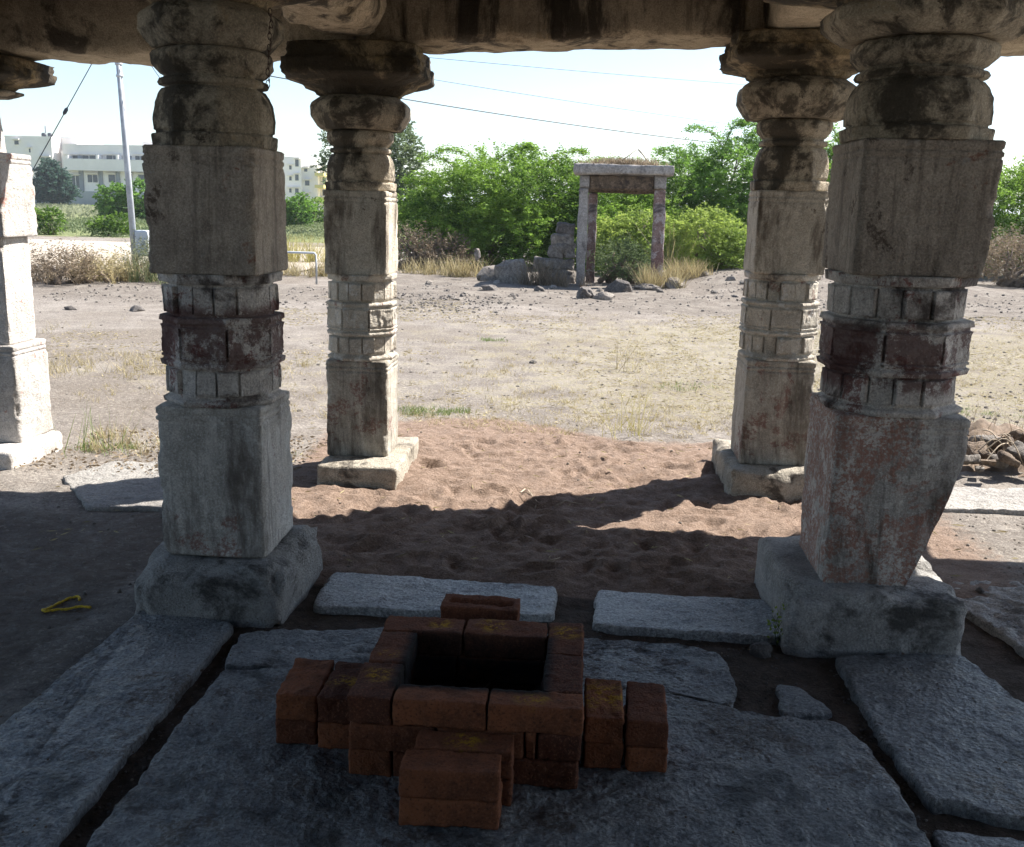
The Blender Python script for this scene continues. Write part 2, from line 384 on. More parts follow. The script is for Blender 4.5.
def quads(name, P, mat, parent=None, tint=None):
    """P (n,4,3) loose quads as one mesh with a tint attribute"""
    n = len(P); me = bpy.data.meshes.new(name)
    me.vertices.add(4*n); me.vertices.foreach_set('co', P.reshape(-1).astype(np.float32))
    me.loops.add(4*n); me.loops.foreach_set('vertex_index', np.arange(4*n, dtype=np.int32))
    me.polygons.add(n); me.polygons.foreach_set('loop_start', np.arange(0, 4*n, 4, dtype=np.int32))
    me.polygons.foreach_set('loop_total', np.full(n, 4, dtype=np.int32))
    me.update(calc_edges=True)
    if tint is not None:
        a = me.attributes.new('tint', 'FLOAT', 'FACE'); a.data.foreach_set('value', tint.astype(np.float32))
    return link(name, me, mat, parent, False)
def leaves(centres, dirs, ln, wd, flat=.5):
    """oriented small leaf quads; dirs (n,3) long axis"""
    n = len(centres)
    d = dirs/np.linalg.norm(dirs, axis=1, keepdims=True)
    r = rng.normal(size=(n, 3)); r[:, 2] *= flat
    s = np.cross(d, r); s /= np.linalg.norm(s, axis=1, keepdims=True)+1e-9
    L = (ln*rng.uniform(.6, 1.3, n))[:, None]*d*.5; W = (wd*rng.uniform(.6, 1.3, n))[:, None]*s*.5
    c = centres
    return np.stack([c-L, c+W*1.0, c+L, c-W*1.0], axis=1)

def spray_crown(blobs, nspray, per, ln, wd, length=.5, droop=.35, inner=.55, up=.5):
    """leafy sprays springing from the blobs' outer volume; returns quads and tints"""
    vol = np.array([b[3]*b[4]*b[5] for b in blobs]); pr = vol**.67; pr /= pr.sum()
    bi = rng.choice(len(blobs), nspray, p=pr); B = np.array(blobs)[bi]
    u = rng.normal(size=(nspray, 3)); u /= np.linalg.norm(u, axis=1, keepdims=True)
    rr = rng.uniform(inner, 1.0, nspray)**.6
    base = B[:, :3]+u*B[:, 3:6]*rr[:, None]
    keep = base[:, 2] > .05; base = base[keep]; u = u[keep]; m = len(base)
    d = u*np.array([1, 1, .6])+np.array([0, 0, up])+rng.normal(size=(m, 3))*.45
    d /= np.linalg.norm(d, axis=1, keepdims=True)
    L = length*rng.uniform(.5, 1.4, m)
    t = rng.uniform(0, 1, (m, per))
    pos = base[:, None, :]+d[:, None, :]*(L[:, None]*t)[:, :, None]
    pos[:, :, 2] -= droop*(L[:, None]*t**2)
    pos += rng.normal(size=pos.shape)*(.075*L)[:, None, None]*np.array([1, 1, .55])
    cl = np.array([noise.noise(Vector(tuple(b_*1.1)))*.9 for b_ in base])
    tint = np.repeat(np.clip(rng.beta(2, 2, m)+cl, 0, 1)[:, None], per, 1)*.7+rng.uniform(0, .3, (m, per))
    dd = d[:, None, :]*.4+rng.normal(size=pos.shape)*np.array([1, 1, .45])
    return leaves(pos.reshape(-1, 3), dd.reshape(-1, 3), ln, wd), tint.reshape(-1)

def bush(name, label, cat, loc, blobs, nspray, per, ln, wd, mat, group=None, stems=12, stemh=1.6, **k):
    t = thing(name, label, cat, loc, 0, group)
    P, ti = spray_crown(blobs, nspray, per, ln, wd, **k)
    quads('foliage', P, mat, t, ti)
    parts = []
    for i in range(stems):
        b = blobs[i % len(blobs)]
        x0, y0 = random.uniform(-.4, .4), random.uniform(-.3, .3)
        p = [(x0, y0, 0)]
        tx, ty, tz = b[0]+random.uniform(-.5, .5)*b[3], b[1]+random.uniform(-.3, .3)*b[4], b[2]+random.uniform(0, 1.0)*b[5]
        for s in (.25, .5, .75, 1):
            p.append((x0+(tx-x0)*s**1.4+random.uniform(-.08, .08), y0+(ty-y0)*s**1.4, tz*s))
        parts.append(tube(p, [.06, .045, .035, .022, .01], 6))
    if stems <= 5:
        for q_ in parts: mesh_obj('stem', *q_, 'bark', t)
    else: mesh_obj('stem', *merge(parts), 'bark', t)
    return t

def blades(centres, h, w, lean=.35, seg=1):
    """grass blades as tapering quads"""
    n = len(centres); H = h*rng.uniform(.45, 1.25, n)
    a = rng.uniform(0, 2*np.pi, n); ln = rng.uniform(0, lean, n)*H; a2 = rng.uniform(0, 2*np.pi, n)
    top = centres+np.stack([np.cos(a)*ln, np.sin(a)*ln, H], 1)
    s = np.stack([np.cos(a2), np.sin(a2), np.zeros(n)], 1)*(w*rng.uniform(.6, 1.3, n))[:, None]*.5
    return np.stack([centres-s, centres+s, top+s*.25, top-s*.25], 1)

# ------------------------------------------------------------------ ground
def sstep(a, b, x):
    t = max(0.0, min(1.0, (x-a)/(b-a))); return t*t*(3-2*t)
FEET = []
_r = random.Random(12)
for _ in range(105):
    FEET.append((_r.uniform(-1.25, 1.3), _r.uniform(3.8, 6.2), _r.uniform(-.7, .7)+(0 if _r.random() < .6 else 1.3), _r.uniform(.7, 1.1)))
def feet(x, y):
    z = 0
    for fx, fy, a, k in FEET:
        dx, dy = x-fx, y-fy
        if abs(dx) > .2 or abs(dy) > .2: continue
        u, v = dx*math.cos(a)+dy*math.sin(a), -dx*math.sin(a)+dy*math.cos(a)
        d = math.hypot(u/(.115*k), v/(.045*k))
        if d < 1: z -= .019*(1-d*d)
        elif d < 1.7: z += .009*math.sin((d-1)/.7*math.pi)
    return z
def ground_h(x, y):
    inside = sstep(3.85, 3.60, y)*sstep(2.2, 1.6, abs(x))
    left = sstep(-1.5, -1.7, x)*sstep(4.6, 3.6, y)
    z = -.006-.024*inside-.032*left*(1-inside)
    if y < 9 and abs(x) < 6:
        k = sstep(9, 6.5, y)
        sandy = sstep(3.6, 3.9, y)*sstep(6.6, 6.0, y)*sstep(-1.6, -1.2, x)*sstep(1.6, 1.1, x)
        n1 = fr((x, y*1.5, 0), 4.5, 2, 4); n2 = fr((x, y*1.5, 0), 11, 5, 4)
        z += k*(n1*.010+n2*.004)+sandy*(n1*.013+n2*.009+fr((x, y, 3), 30, 1, 2)*.004+.008+feet(x, y))
    z += .02*noise.noise(Vector((x*.3, y*.3, 1)))*sstep(6.5, 9, y)
    z += .28*sstep(1.2, 3.5, x)*sstep(17.5, 20.5, y)*sstep(9, 6, x)
    if y > 13: z += (.05*noise.noise(Vector((x*.8, y*.8, 3)))+.03*noise.noise(Vector((x*2.8, y*2.8, 3))))*sstep(13, 15, y)*sstep(24, 18, y)
    return z
def axis(lo, hi, step, far, g=1.12):
    a = list(np.arange(lo, hi+1e-6, step)); s = step; x = hi; up = []
    while x < far: s *= g; x += s; up.append(x)
    s = step; x = lo; dn = []
    while x > -far: s *= g; x -= s; dn.append(x)
    return np.array(dn[::-1]+a+up)
xs = axis(-2.9, 2.6, .022, 2500, 1.045); ys = axis(1.9, 6.6, .022, 2500, 1.04)
ys = ys[ys > -60]
X, Y = np.meshgrid(xs, ys); nxg, nyg = len(xs), len(ys)
Z = np.array([ground_h(x, y) for x, y in zip(X.ravel(), Y.ravel())])
co = np.stack([X.ravel(), Y.ravel(), Z], 1)
idx = np.arange(nxg*nyg).reshape(nyg, nxg)
fc = np.stack([idx[:-1, :-1], idx[:-1, 1:], idx[1:, 1:], idx[1:, :-1]], -1).reshape(-1, 4)
me = bpy.data.meshes.new('ground')
me.vertices.add(len(co)); me.vertices.foreach_set('co', co.ravel().astype(np.float32))
me.loops.add(fc.size); me.loops.foreach_set('vertex_index', fc.ravel().astype(np.int32))
me.polygons.add(len(fc)); me.polygons.foreach_set('loop_start', np.arange(0, fc.size, 4, dtype=np.int32))
me.polygons.foreach_set('loop_total', np.full(len(fc), 4, dtype=np.int32)); me.update(calc_edges=True)
xr, yr = co[:, 0], co[:, 1]
def ss(a, b, x): t = np.clip((x-a)/(b-a), 0, 1); return t*t*(3-2*t)
wob = np.sin(xr*1.7)*.25+np.sin(xr*4.1+yr)*.1
masks = {
    'm_sand': ss(3.2, 3.6, yr)*ss(6.9, 6.1, yr+wob)*ss(-1.95, -1.4, xr+wob*.6)*ss(2.3, 1.3, xr+wob*.6),
    'm_grass': (ss(6.0, 7.4, yr)*ss(15.5, 12, yr)*(.55+.35*ss(-1.5, 1.5, xr))*ss(-6.5, -1, xr)+.25*ss(7, 7.8, yr)*ss(10, 8.8, yr)*ss(-2, -3, xr)),
    'm_green': ss(33, 38, yr),
    'm_rubble': ss(13.6, 15.5, yr+wob)*ss(27, 23, yr)*ss(-5, -3.6, xr)+.75*ss(12.8, 14.5, yr+wob)*ss(18, 17, yr)*ss(-3.6, -5, xr),
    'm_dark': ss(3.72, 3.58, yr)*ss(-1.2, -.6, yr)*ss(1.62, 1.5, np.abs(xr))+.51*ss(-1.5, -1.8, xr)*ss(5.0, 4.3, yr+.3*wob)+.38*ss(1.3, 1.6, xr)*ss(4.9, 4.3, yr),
}
for k, v in masks.items():
    a = me.attributes.new(k, 'FLOAT', 'POINT'); a.data.foreach_set('value', v.astype(np.float32))
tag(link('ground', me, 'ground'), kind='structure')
# pale dirt road far left, a sheet above the ground
V = []; Fc = []
for i in range(61):
    x = -76+i*1.17
    for j in range(9):
        y0 = 19.6+.6*math.sin(x*.3)+.1*x*.0; y1 = 33.5+.8*math.sin(x*.21+1)
        y = y0+(y1-y0)*j/8
        V.append((x, y, ground_h(x, y)+.03 if 0 < j < 8 else ground_h(x, y)-.02))
for i in range(60):
    for j in range(8): Fc.append((i*9+j, (i+1)*9+j, (i+1)*9+j+1, i*9+j+1))
tag(mesh_obj('dirt_road', V, Fc, 'road'), kind='structure')

# ------------------------------------------------------------------ floor slabs
def slab(name, label, poly, z0, z1, mat, seed, amp=.005, cat='stone slab', group='floor slabs of the pavilion', warp=None, edge=.011):
    pts = [Vector((p[0], p[1])) for p in poly]
    per = sum((pts[i]-pts[i-1]).length for i in range(len(pts)))
    step = .016; out = []
    for i in range(len(pts)):
        a, b = pts[i], pts[(i+1) % len(pts)]; n = max(1, int((b-a).length/step))
        for k in range(n): out.append(a+(b-a)*k/n)
    # round corners by smoothing the outline
    for _ in range(2):
        out = [(out[i-1]+out[i]*2+out[(i+1) % len(out)])/4 for i in range(len(out))]
    c = sum(out, Vector((0, 0)))/len(out)
    N = len(out)
    for i in range(N):
        q = out[i]; d = (q-c).normalized(); q2 = q+d*(fr((q.x, q.y, seed), 3.5, seed)*.009+fr((q.x, q.y, seed), 14, seed)*.011+fr((q.x, q.y, seed), 45, seed)*.005); out[i] = q2
    R_ = max((q-c).length for q in out); nr = max(6, int(R_/.017))
    rings = [(1.0, z0), (1.0, z0+(z1-z0)*.5), (1.0, z1-edge)]
    e1 = edge/R_
    rings += [(1-e1*.3, z1-edge*.35), (1-e1, z1)]
    f0 = 1-e1
    rings += [(f0*(1-k/nr), z1) for k in range(1, nr)]
    V = []; Fc = []
    for s, z in rings:
        for q in out:
            p = c+(q-c)*s; zz = z
            if z > z0+1e-6: zz += fr((p.x, p.y, seed), 7, seed, 4)*amp+fr((p.x, p.y*1.3, seed), 22, seed+2, 4)*amp*.9
            if warp: zz += warp(p.x, p.y)*(z > z1-edge)
            V.append((p.x, p.y, zz))
    for r in range(len(rings)-1):
        for i in range(N):
            j = (i+1) % N; Fc.append((r*N+i, r*N+j, (r+1)*N+j, (r+1)*N+i))
    V.append((c.x, c.y, z1)); cc = len(V)-1
    for i in range(N): Fc.append(((len(rings)-1)*N+i, (len(rings)-1)*N+(i+1) % N, cc))
    area = sum(out[i].x*out[(i+1) % N].y-out[(i+1) % N].x*out[i].y for i in range(N))
    if area < 0: Fc = [f[::-1] for f in Fc]
    return tag(mesh_obj(name, V, Fc, mat), label, cat, group)
slab('floor_slab', 'long blue grey floor slab running from the left front pillar to the lower left corner', [(-1.53, 3.35), (-1.16, 3.20), (-1.16, 1.2), (-1.62, 1.2), (-1.58, 2.19)], -.12, .0, 'slab', 1.3)
slab('floor_slab', 'rough chiselled floor slab strip behind the brick fire pit', [(-1.115, 3.13), (-.652, 3.225), (-.025, 3.235), (.43, 3.215), (.52, 3.15), (.535, 2.90), (.50, 2.80), (.31, 2.875), (-.86, 2.895), (-1.09, 2.87)], -.12, -.002, 'slab', 5.1, .008)
slab('floor_slab', 'broad rough grey floor slab carrying the brick fire pit', [(-1.085, 2.85), (-.86, 2.878), (.31, 2.857), (.62, 2.745), (.81, 2.74), (.855, 2.62), (.875, 2.4), (.86, 1.2), (-1.08, 1.2)], -.12, .0, 'slab', 8.7, .007)
slab('floor_slab', 'small sunken stone piece between the fire pit slab and the right slab', [(.66, 2.975), (.74, 2.965), (.81, 2.81), (.65, 2.775)], -.10, -.010, 'slab', 3.3)
slab('floor_slab', 'long smooth blue grey slab in front of the right front pillar', [(.895, 3.19), (1.335, 3.24), (1.42, 2.75), (1.45, 2.28), (1.14, 2.285), (.93, 2.345), (.90, 2.70)], -.12, .004, 'slab', 6.4)
slab('floor_slab', 'corner piece of floor slab at the lower right edge of the photo', [(.905, 2.24), (1.45, 2.17), (1.45, 1.2), (.905, 1.2)], -.12, -.01, 'slab', 2.2)
slab('floor_slab', 'pale blue edge slab between the left front pillar and the gap, behind the lone brick', [(-.96, 3.735), (-.045, 3.68), (-.05, 3.395), (-.94, 3.375)], -.10, .002, 'slab_edge', 9.9, .004)
slab('floor_slab', 'pale blue edge slab touching the left side of the right front pillar base', [(.108, 3.675), (.78, 3.65), (.78, 3.30), (.086, 3.34)], -.10, .0, 'slab_edge', 7.7, .004)
slab('ground_slab', 'flat pale slab on the ground beside the leftmost pillar, half in sun', [(-2.67, 4.88), (-2.57, 5.22), (-1.80, 5.28), (-1.5, 4.5), (-2.28, 4.39)], -.08, .010, 'slab_outer', 4.2, .006, group='slabs outside the pillars')
slab('ground_slab', 'sunlit pale slab on the ground at the right edge beyond the chipped pillar', [(1.75, 5.33), (3.1, 5.45), (3.1, 5.0), (1.75, 4.93)], -.08, .02, 'slab_outer', 5.5, .006, group='slabs outside the pillars')
slab('ground_slab', 'worn slab half buried in soil right of the right front pillar base', [(1.42, 3.95), (2.3, 4.05), (2.3, 3.2), (1.62, 3.1)], -.08, -.004, 'base_weathered', 1.5, .016, group='slabs outside the pillars')

# ------------------------------------------------------------------ pillars
def make_pillar(label, x, y, a, zs, mats, base, seed, lean=(0, 0), lower_warp=None, upper_warp=None, cush=.245, brk=None, ms=1.0, ns=1.0, plain=False):
    """zs: base top, lower top, mid row/band limits..., upper bottom, upper top, neck top, cushion top, capital top"""
    z0, z1, z2, z3, z4, z5, z6 = zs
    t = thing('stone_pillar', label, 'pillar', (x, y, 0), 0, 'carved stone pillars of the pavilion')
    bx, by, bz, ox, oy, br, chip, bm = base
    V, Fc = rough_box(bx, by, bz+.06, .018, br, .006, 9, seed, chip); V = [(v[0]+ox, v[1]+oy, v[2]-.06) for v in V]
    mesh_obj('base', V, Fc, bm, t)
    def blk(za, zb, sd, warp):
        L = [(za, a*.975, 4, .0), (za+.006, a, 4, .0), (zb-.062, a, 4, .0), (zb-.059, a-.003, 4, .0), (zb-.053, a-.003, 4, .0), (zb-.050, a+.001, 4, 0), (zb-.038, a+.001, 4, 0),
             (zb-.035, a-.003, 4, 0), (zb-.029, a-.003, 4, 0), (zb-.026, a+.001, 4, 0), (zb-.006, a+.001, 4, 0), (zb, a*.97, 4, 0)]
        return loft(L, 128, .009, sd, .0032, 11, warp=warp, wear=.007)
    mesh_obj('lower_block', *blk(z0, z1, seed+1, lower_warp), mats[0], t)
    # carved middle: sixteen-sided rows round an eight-sided band
    h = z2-z1; g = a*1.035*ms
    offs = [random.choice((-.012, -.006, .004, .010)) for _ in range(16)]
    def groove(th, z, kind):
        if kind == 1:
            s = math.pi/8; k = int(((th+s/2) % (2*math.pi))/s); c = ((th+s/2) % s)/s
            e = min(c, 1-c)*s*a
            return offs[k]+(-(.012+.012*noise.noise(Vector((k*3.1, z*20, seed)))) if e < .0038 else 0)
        if kind == 2:
            s = math.pi/4; c = ((th+s/2) % s)/s
            e = min(c, 1-c)*s*a
            return (-.014 if e < .0035 else 0)+.005*max(-.3, noise.noise(Vector((th*9, z*55, seed))))
        return 0
    L = [(z1, g*1.0, 8, 0), (z1+h*.035, g*1.02, 8, 0), (z1+h*.06, g*.91, 8, 0), (z1+h*.08, g*.91, 8, 0), (z1+h*.085, g*.985, 16, 0, 1), (z1+h*.265, g*.985, 16, 0, 1), (z1+h*.268, g*.91, 16, 0), (z1+h*.285, g*.91, 16, 0),
         (z1+h*.29, g*1.02, 8, 0), (z1+h*.33, g*1.04, 8, 0), (z1+h*.335, g*.99, 8, 0), (z1+h*.355, g*.99, 8, 0), (z1+h*.36, g*1.03, 8, 0, 2), (z1+h*.375, g*1.03, 8, 0, 2), (z1+h*.378, g*1.0, 8, 0), (z1+h*.388, g*1.0, 8, 0), (z1+h*.392, g*1.02, 8, 0, 2),
         (z1+h*.58, g*1.02, 8, 0, 2), (z1+h*.60, g*1.04, 8, 0), (z1+h*.605, g*.99, 8, 0), (z1+h*.63, g*.99, 8, 0), (z1+h*.635, g*1.045, 8, 0), (z1+h*.675, g*1.03, 8, 0),
         (z1+h*.68, g*.91, 16, 0), (z1+h*.70, g*.91, 16, 0), (z1+h*.703, g*.985, 16, 0, 1), (z1+h*.90, g*.985, 16, 0, 1), (z1+h*.903, g*.91, 16, 0), (z1+h*.92, g*.91, 16, 0), (z1+h*.93, g*1.0, 8, 0), (z2, g*1.02, 8, 0)]
    if plain: L = [(z1, g*.98, 4, .1), (z1+h*.5, g, 4, .06), (z2, g*1.0, 4, .1)]
    mesh_obj('shaft' if plain else 'carved_band', *loft(L, 512, .012, seed+2, .0025, 18, groove), mats[1], t)
    mesh_obj('upper_block', *blk(z2, z3, seed+3, upper_warp), mats[2], t)
    n = z4-z3; q = a*1.0*ns
    L = [(z3, q*1.03, 8, .15), (z3+n*.12, q*1.05, 8, .15), (z3+n*.135, q*1.03, 8, .15), (z3+n*.14, q*.965, 8, .2), (z3+n*.165, q*.965, 8, .2), (z3+n*.175, q*1.0, 8, .25), (z3+n*.30, q*1.01, 8, .3), (z3+n*.45, q*.985, 8, .3), (z3+n*.54, q*.93, 8, .35),
         (z3+n*.60, q*.86, 8, .4), (z3+n*.605, q*.81, 8, .4), (z3+n*.625, q*.81, 8, .4), (z3+n*.63, q*.90, 8, .4), (z3+n*.66, q*.925, 8, .4), (z3+n*.70, q*.90, 8, .4), (z3+n*.705, q*.82, 8, .4), (z3+n*.73, q*.82, 8, .4), (z3+n*.745, q*.87, 8, .4),
         (z3+n*.80, q*.95, 8, .35), (z3+n*.84, q*1.0, 8, .35), (z3+n*.94, q*1.01, 8, .35), (z3+n*.975, q*.97, 8, .35), (z4, q*.88, 8, .4)]
    if plain: L = [(z3, q*.95, 8, .3), (z3+n*.5, q*.85, 8, .3), (z4, q*.8, 8, .3)]
    mesh_obj('neck', *loft(L, 128, .009, seed+4, .0028, 16), mats[3], t)
    hh = z5-z4
    L = [(z4, cush*.80, 8, .1), (z4+hh*.10, cush*.86, 8, .1), (z4+hh*.36, cush*.98, 8, .05), (z4+hh*.42, cush, 8, .04), (z4+hh*.72, cush, 8, .04), (z4+hh*.80, cush*.97, 8, .06), (z5, cush*.78, 8, .15)]
    mesh_obj('cushion_capital', *loft(L, 128, .012, seed+5, .006, 8), mats[4], t)
    # bracket capital: heavy block narrowing in worn curves to the cushion below
    arm = brk if brk else .355; H = z6-z5
    L = [(z5, cush*.80, 8, .25), (z5+H*.10, cush*.90, 8, .2), (z5+H*.14, arm*.68, 8, .3), (z5+H*.17, arm*.74, 8, .3), (z5+H*.25, arm*.80, 4, .35), (z5+H*.33, arm*.95, 4, .28), (z5+H*.38, arm, 4, .24), (z5+H*.66, arm*.99, 4, .22), (z5+H*.68, arm*.95, 4, .22), (z5+H*.72, arm*.94, 4, .22), (z5+H*.97, arm*.93, 4, .22), (z6, arm*.88, 4, .25)]
    mesh_obj('bracket_capital', *loft(L, 160, .012, seed+6, .017, 8, wear=.02), mats[5], t)
    return t
G, W, R_, BP, BF, NK, CP = 'granite_grey', 'granite_warm', 'granite_red', 'band_painted', 'band_plain', 'neck_stained', 'capital_sooty'
make_pillar('left front pillar with maroon stained carved band on a broken rounded base', -1.285, 3.535, .189, (.185, .735, 1.195, 1.62, 1.94, 2.08, 2.33),
            (G, BP, 'granite_brown', NK, NK, CP), (.56, .62, .18, .0, -.0, .045, .7, 'base_weathered'), 11.0, cush=.222)
def nr_low(x, y, z):
    # broken away corner: the right side tapers in towards the foot
    f = (z-.185)/.55
    lim = .215-.165*max(0, 1-f/.92)**1.25+.006*noise.noise(Vector((y*14, z*14, 0)))
    if x > lim:
        x = lim+(x-lim)*.06
    return (x, y, z)
def nr_up(x, y, z):
    f = max(0, min(1, (z-1.255)/.43)); lim = .225-.035*max(0, (.62-f)/.62)+.005*noise.noise(Vector((y*12, z*12, 3)))
    if x > lim: x = lim+(x-lim)*.1
    return (x, y, z)
make_pillar('right front pillar with its lower block chipped away on the right', 1.095, 3.56, .218, (.185, .79, 1.255, 1.685, 2.0, 2.12, 2.36),
            (R_, BP, 'granite_brown', NK, NK, CP), (.60, .66, .195, -.05, .0, .035, .8, 'base_weathered'), 23.0, lower_warp=nr_low, upper_warp=nr_up, cush=.31, brk=.5)
make_pillar('slender left rear pillar with sunlit right side beside the sand', -1.170, 5.345, .166, (.105, .625, 1.078, 1.507, 1.81, 1.975, 2.21),
            (W, BF, 'granite_tan', NK, NK, CP), (.42, .74, .105, .045, -.02, .012, .5, 'base_warm'), 37.0)
make_pillar('right rear pillar on a low thin base, partly behind the chipped pillar', 1.055, 5.385, .178, (.14, .695, 1.14, 1.555, 1.905, 2.095, 2.29),
            (W, BF, 'granite_tan', NK, NK, CP), (.50, .78, .14, .0, .06, .03, .8, 'base_warm'), 41.0, cush=.285, brk=.37)
make_pillar('whitewashed leftmost pillar cut by the photo edge, glaring in sunlight', -3.23, 5.36, .175, (.10, .64, 1.22, 1.66, 1.95, 1.985, 2.14),
            ('lime_white', 'lime_white', 'lime_white', 'lime_white', 'neck_stained', 'capital_sooty'), (.45, .56, .10, .0, -.08, .02, .6, 'lime_white'), 53.0, cush=.2, brk=.31, ms=.78, ns=.62, plain=True)

# ------------------------------------------------------------------ beams and roof
def beam(label, x0, x1, y0, y1, z0, z1, mat, seed, r=.03, amp=.012, warp=None, freq=3.5):
    sx, sy, sz = x1-x0, y1-y0, z1-z0
    t = tag(bpy.data.objects.new('stone_beam', None), label, 'beam', 'stone beams over the pillars')
    V, Fc = rough_box(sx, sy, sz, .035, r, amp, freq, seed, .7, warp)
    me = bpy.data.meshes.new('stone_beam'); me.from_pydata(V, [], Fc); me.update()
    bpy.data.objects.remove(t)
    o = link('stone_beam', me, mat); o.location = ((x0+x1)/2, (y0+y1)/2, z0)
    return tag(o, label, 'beam', 'stone beams over the pillars')
beam('long black streaked beam across the central opening between the rear pillars', -1.16, 1.00, 5.17, 5.60, 2.25, 2.60, 'beam_stained', 2.0,
     warp=lambda x, y, z: (x, y, z+.030*x))
beam('tan brown beam between leftmost pillar and left rear pillar', -3.13, -1.175, 5.14, 5.60, 2.15, 2.60, 'beam_tan', 3.0, r=.05, amp=.02)
beam('beam running right from the right rear pillar', 1.015, 3.4, 5.17, 5.60, 2.27, 2.62, 'beam_tan', 4.0)
beam('rounded rough beam running from left rear pillar to left front pillar', -1.40, -.98, 3.62, 5.16, 2.235, 2.62, 'beam_stained', 5.0, r=.11, amp=.022)
beam('pale tan beam running from right rear pillar to right front pillar', .84, 1.24, 3.66, 5.16, 2.285, 2.62, 'beam_tan', 6.0, r=.03)
beam('beam running inward from leftmost pillar above the left side', -3.36, -2.98, 3.7, 5.13, 2.16, 2.60, 'beam_tan', 7.0)
beam('front row beam between the two front pillars, above the photo', -1.27, 1.08, 3.36, 3.74, 2.385, 2.66, 'beam_stained', 8.0)
beam('front row beam left of the left front pillar, above the photo', -3.6, -1.28, 3.36, 3.74, 2.37, 2.66, 'beam_stained', 9.0)
beam('front row beam right of the right front pillar, above the photo', 1.09, 3.6, 3.36, 3.74, 2.39, 2.66, 'beam_stained', 10.0)
roof = thing('stone_roof', 'heavy flat stone roof over the pavilion, above the photo', 'roof', (0, 0, 2.67))
def rslab(x0, x1, y0, y1, s):
    V, Fc = rough_box(x1-x0, y1-y0, .16, .12, .02, .01, 3, s); o = mesh_obj('roof_slab', V, Fc, 'roof_stone', roof); o.location = ((x0+x1)/2, (y0+y1)/2, 0)
rslab(-4.0, 4.1, 3.56, 4.72, 1); rslab(-4.2, 3.2, 4.73, 5.62, 2); rslab(3.45, 4.6, 4.73, 5.62, 3)
rslab(-3.8, 3.95, 1.6, 3.55, 4); rslab(-3.8, 3.95, -.3, 1.59, 5); rslab(-3.8, 3.95, -1.9, -.31, 6)
V, Fc = rough_box(7.0, .4, 2.68, .15, .02, .02, 2, 4); o = mesh_obj('stone_wall', V, Fc, 'roof_stone'); o.location = (.2, -2.0, -.06)
tag(o, 'dark inner wall of the pavilion behind the camera', 'wall')
# ------------------------------------------------------------------ fire pit bricks
def brick(label, x0, x1, y0, y1, z0, turm=(), soot=0.0, rz=0.0, frog=False, seed=None):
    sx, sy, sz = x1-x0-.003, y1-y0-.003, .073
    sd = seed if seed else random.uniform(0, 90)
    V, Fc = rough_box(sx, sy, sz, .006, .0022, .0024, 55, sd, .9)
    if frog:
        V = [(v[0], v[1], v[2]-(.022*max(0, 1-abs(v[1])/.022)*(1 if abs(v[0]) < sx*.40 else 0) if v[2] > sz*.8 else 0)) for v in V]
    o = mesh_obj('brick', V, Fc, 'brick'); o.location = ((x0+x1)/2, (y0+y1)/2, z0); o.rotation_euler = (0, 0, rad(rz))
    a = o.data.attributes.new('turmeric', 'FLOAT', 'POINT'); s = o.data.attributes.new('soot', 'FLOAT', 'POINT')
    tv = []; sv = []
    for v in V:
        t_ = 0
        for (tx, ty, tr) in turm:
            d = math.hypot(v[0]-tx, (v[1]-ty)); t_ = max(t_, 1-sstep(tr*.2, tr*1.3, d))
        tv.append(t_ if v[2] > sz*.8 else 0)
        wx, wy = v[0]+(x0+x1)/2, v[1]+(y0+y1)/2
        ins = 1 if (-.445 < wx < -.05 and 2.37 < wy < 2.73) else 0
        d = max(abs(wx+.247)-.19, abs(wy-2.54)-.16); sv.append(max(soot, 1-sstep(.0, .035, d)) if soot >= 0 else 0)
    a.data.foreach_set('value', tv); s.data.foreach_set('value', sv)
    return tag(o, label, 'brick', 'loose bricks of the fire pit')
z3 = .150
brick('front top brick of the pit rim, left of its pair', -.436, -.196, 2.297, 2.385, z3)
brick('front top brick of the pit rim with yellow powder, beside the right corner', -.194, .048, 2.297, 2.385, z3, [(-.01, .01, .05)])
brick('near brick of the left pit rim with yellow powder, at the front left corner', -.552, -.440, 2.297, 2.50, z3, [(0, .03, .045)], rz=0)
brick('far brick of the left pit rim', -.546, -.436, 2.503, 2.708, z3, [(0, -.05, .03)])
brick('left brick of the rear pit rim', -.545, -.306, 2.712, 2.820, z3, [(.05, .01, .04)])
brick('right brick of the rear pit rim', -.302, -.059, 2.712, 2.828, z3, [(-.04, .01, .05)])
brick('near brick of the right pit rim', -.0585, .047, 2.386, 2.612, z3)
brick('far brick of the right pit rim with yellow powder, at the rear corner', -.058, .048, 2.615, 2.835, z3, [(0, .03, .05)])
z2_ = .075
brick('middle course brick at the front left corner of the pit', -.550, -.325, 2.30, 2.405, z2_, rz=1)
brick('middle course brick in the front of the pit beside the front bricks', -.322, -.100, 2.30, 2.405, z2_)
brick('short middle course brick at the front of the pit near its right corner', -.097, -.070, 2.30, 2.405, z2_)
brick('middle course brick with its end at the front right corner of the pit', -.067, .046, 2.30, 2.52, z2_)
brick('middle course brick on the right side towards the rear', -.067, .046, 2.523, 2.745, z2_)
brick('middle course brick on the left side of the pit', -.548, -.44, 2.408, 2.63, z2_)
brick('middle course brick at the rear left of the pit', -.548, -.325, 2.70, 2.82, z2_)
brick('middle course brick at the rear right of the pit', -.322, -.068, 2.70, 2.82, z2_)
brick('bottom brick at the front left corner of the pit', -.552, -.44, 2.30, 2.52, .001)
brick('bottom brick in the middle of the pit front', -.437, -.20, 2.30, 2.40, .001)
brick('bottom brick at the right of the pit front', -.197, .042, 2.295, 2.40, .001, rz=-1)
brick('bottom brick on the right side of the pit', -.065, .045, 2.405, 2.63, .001)
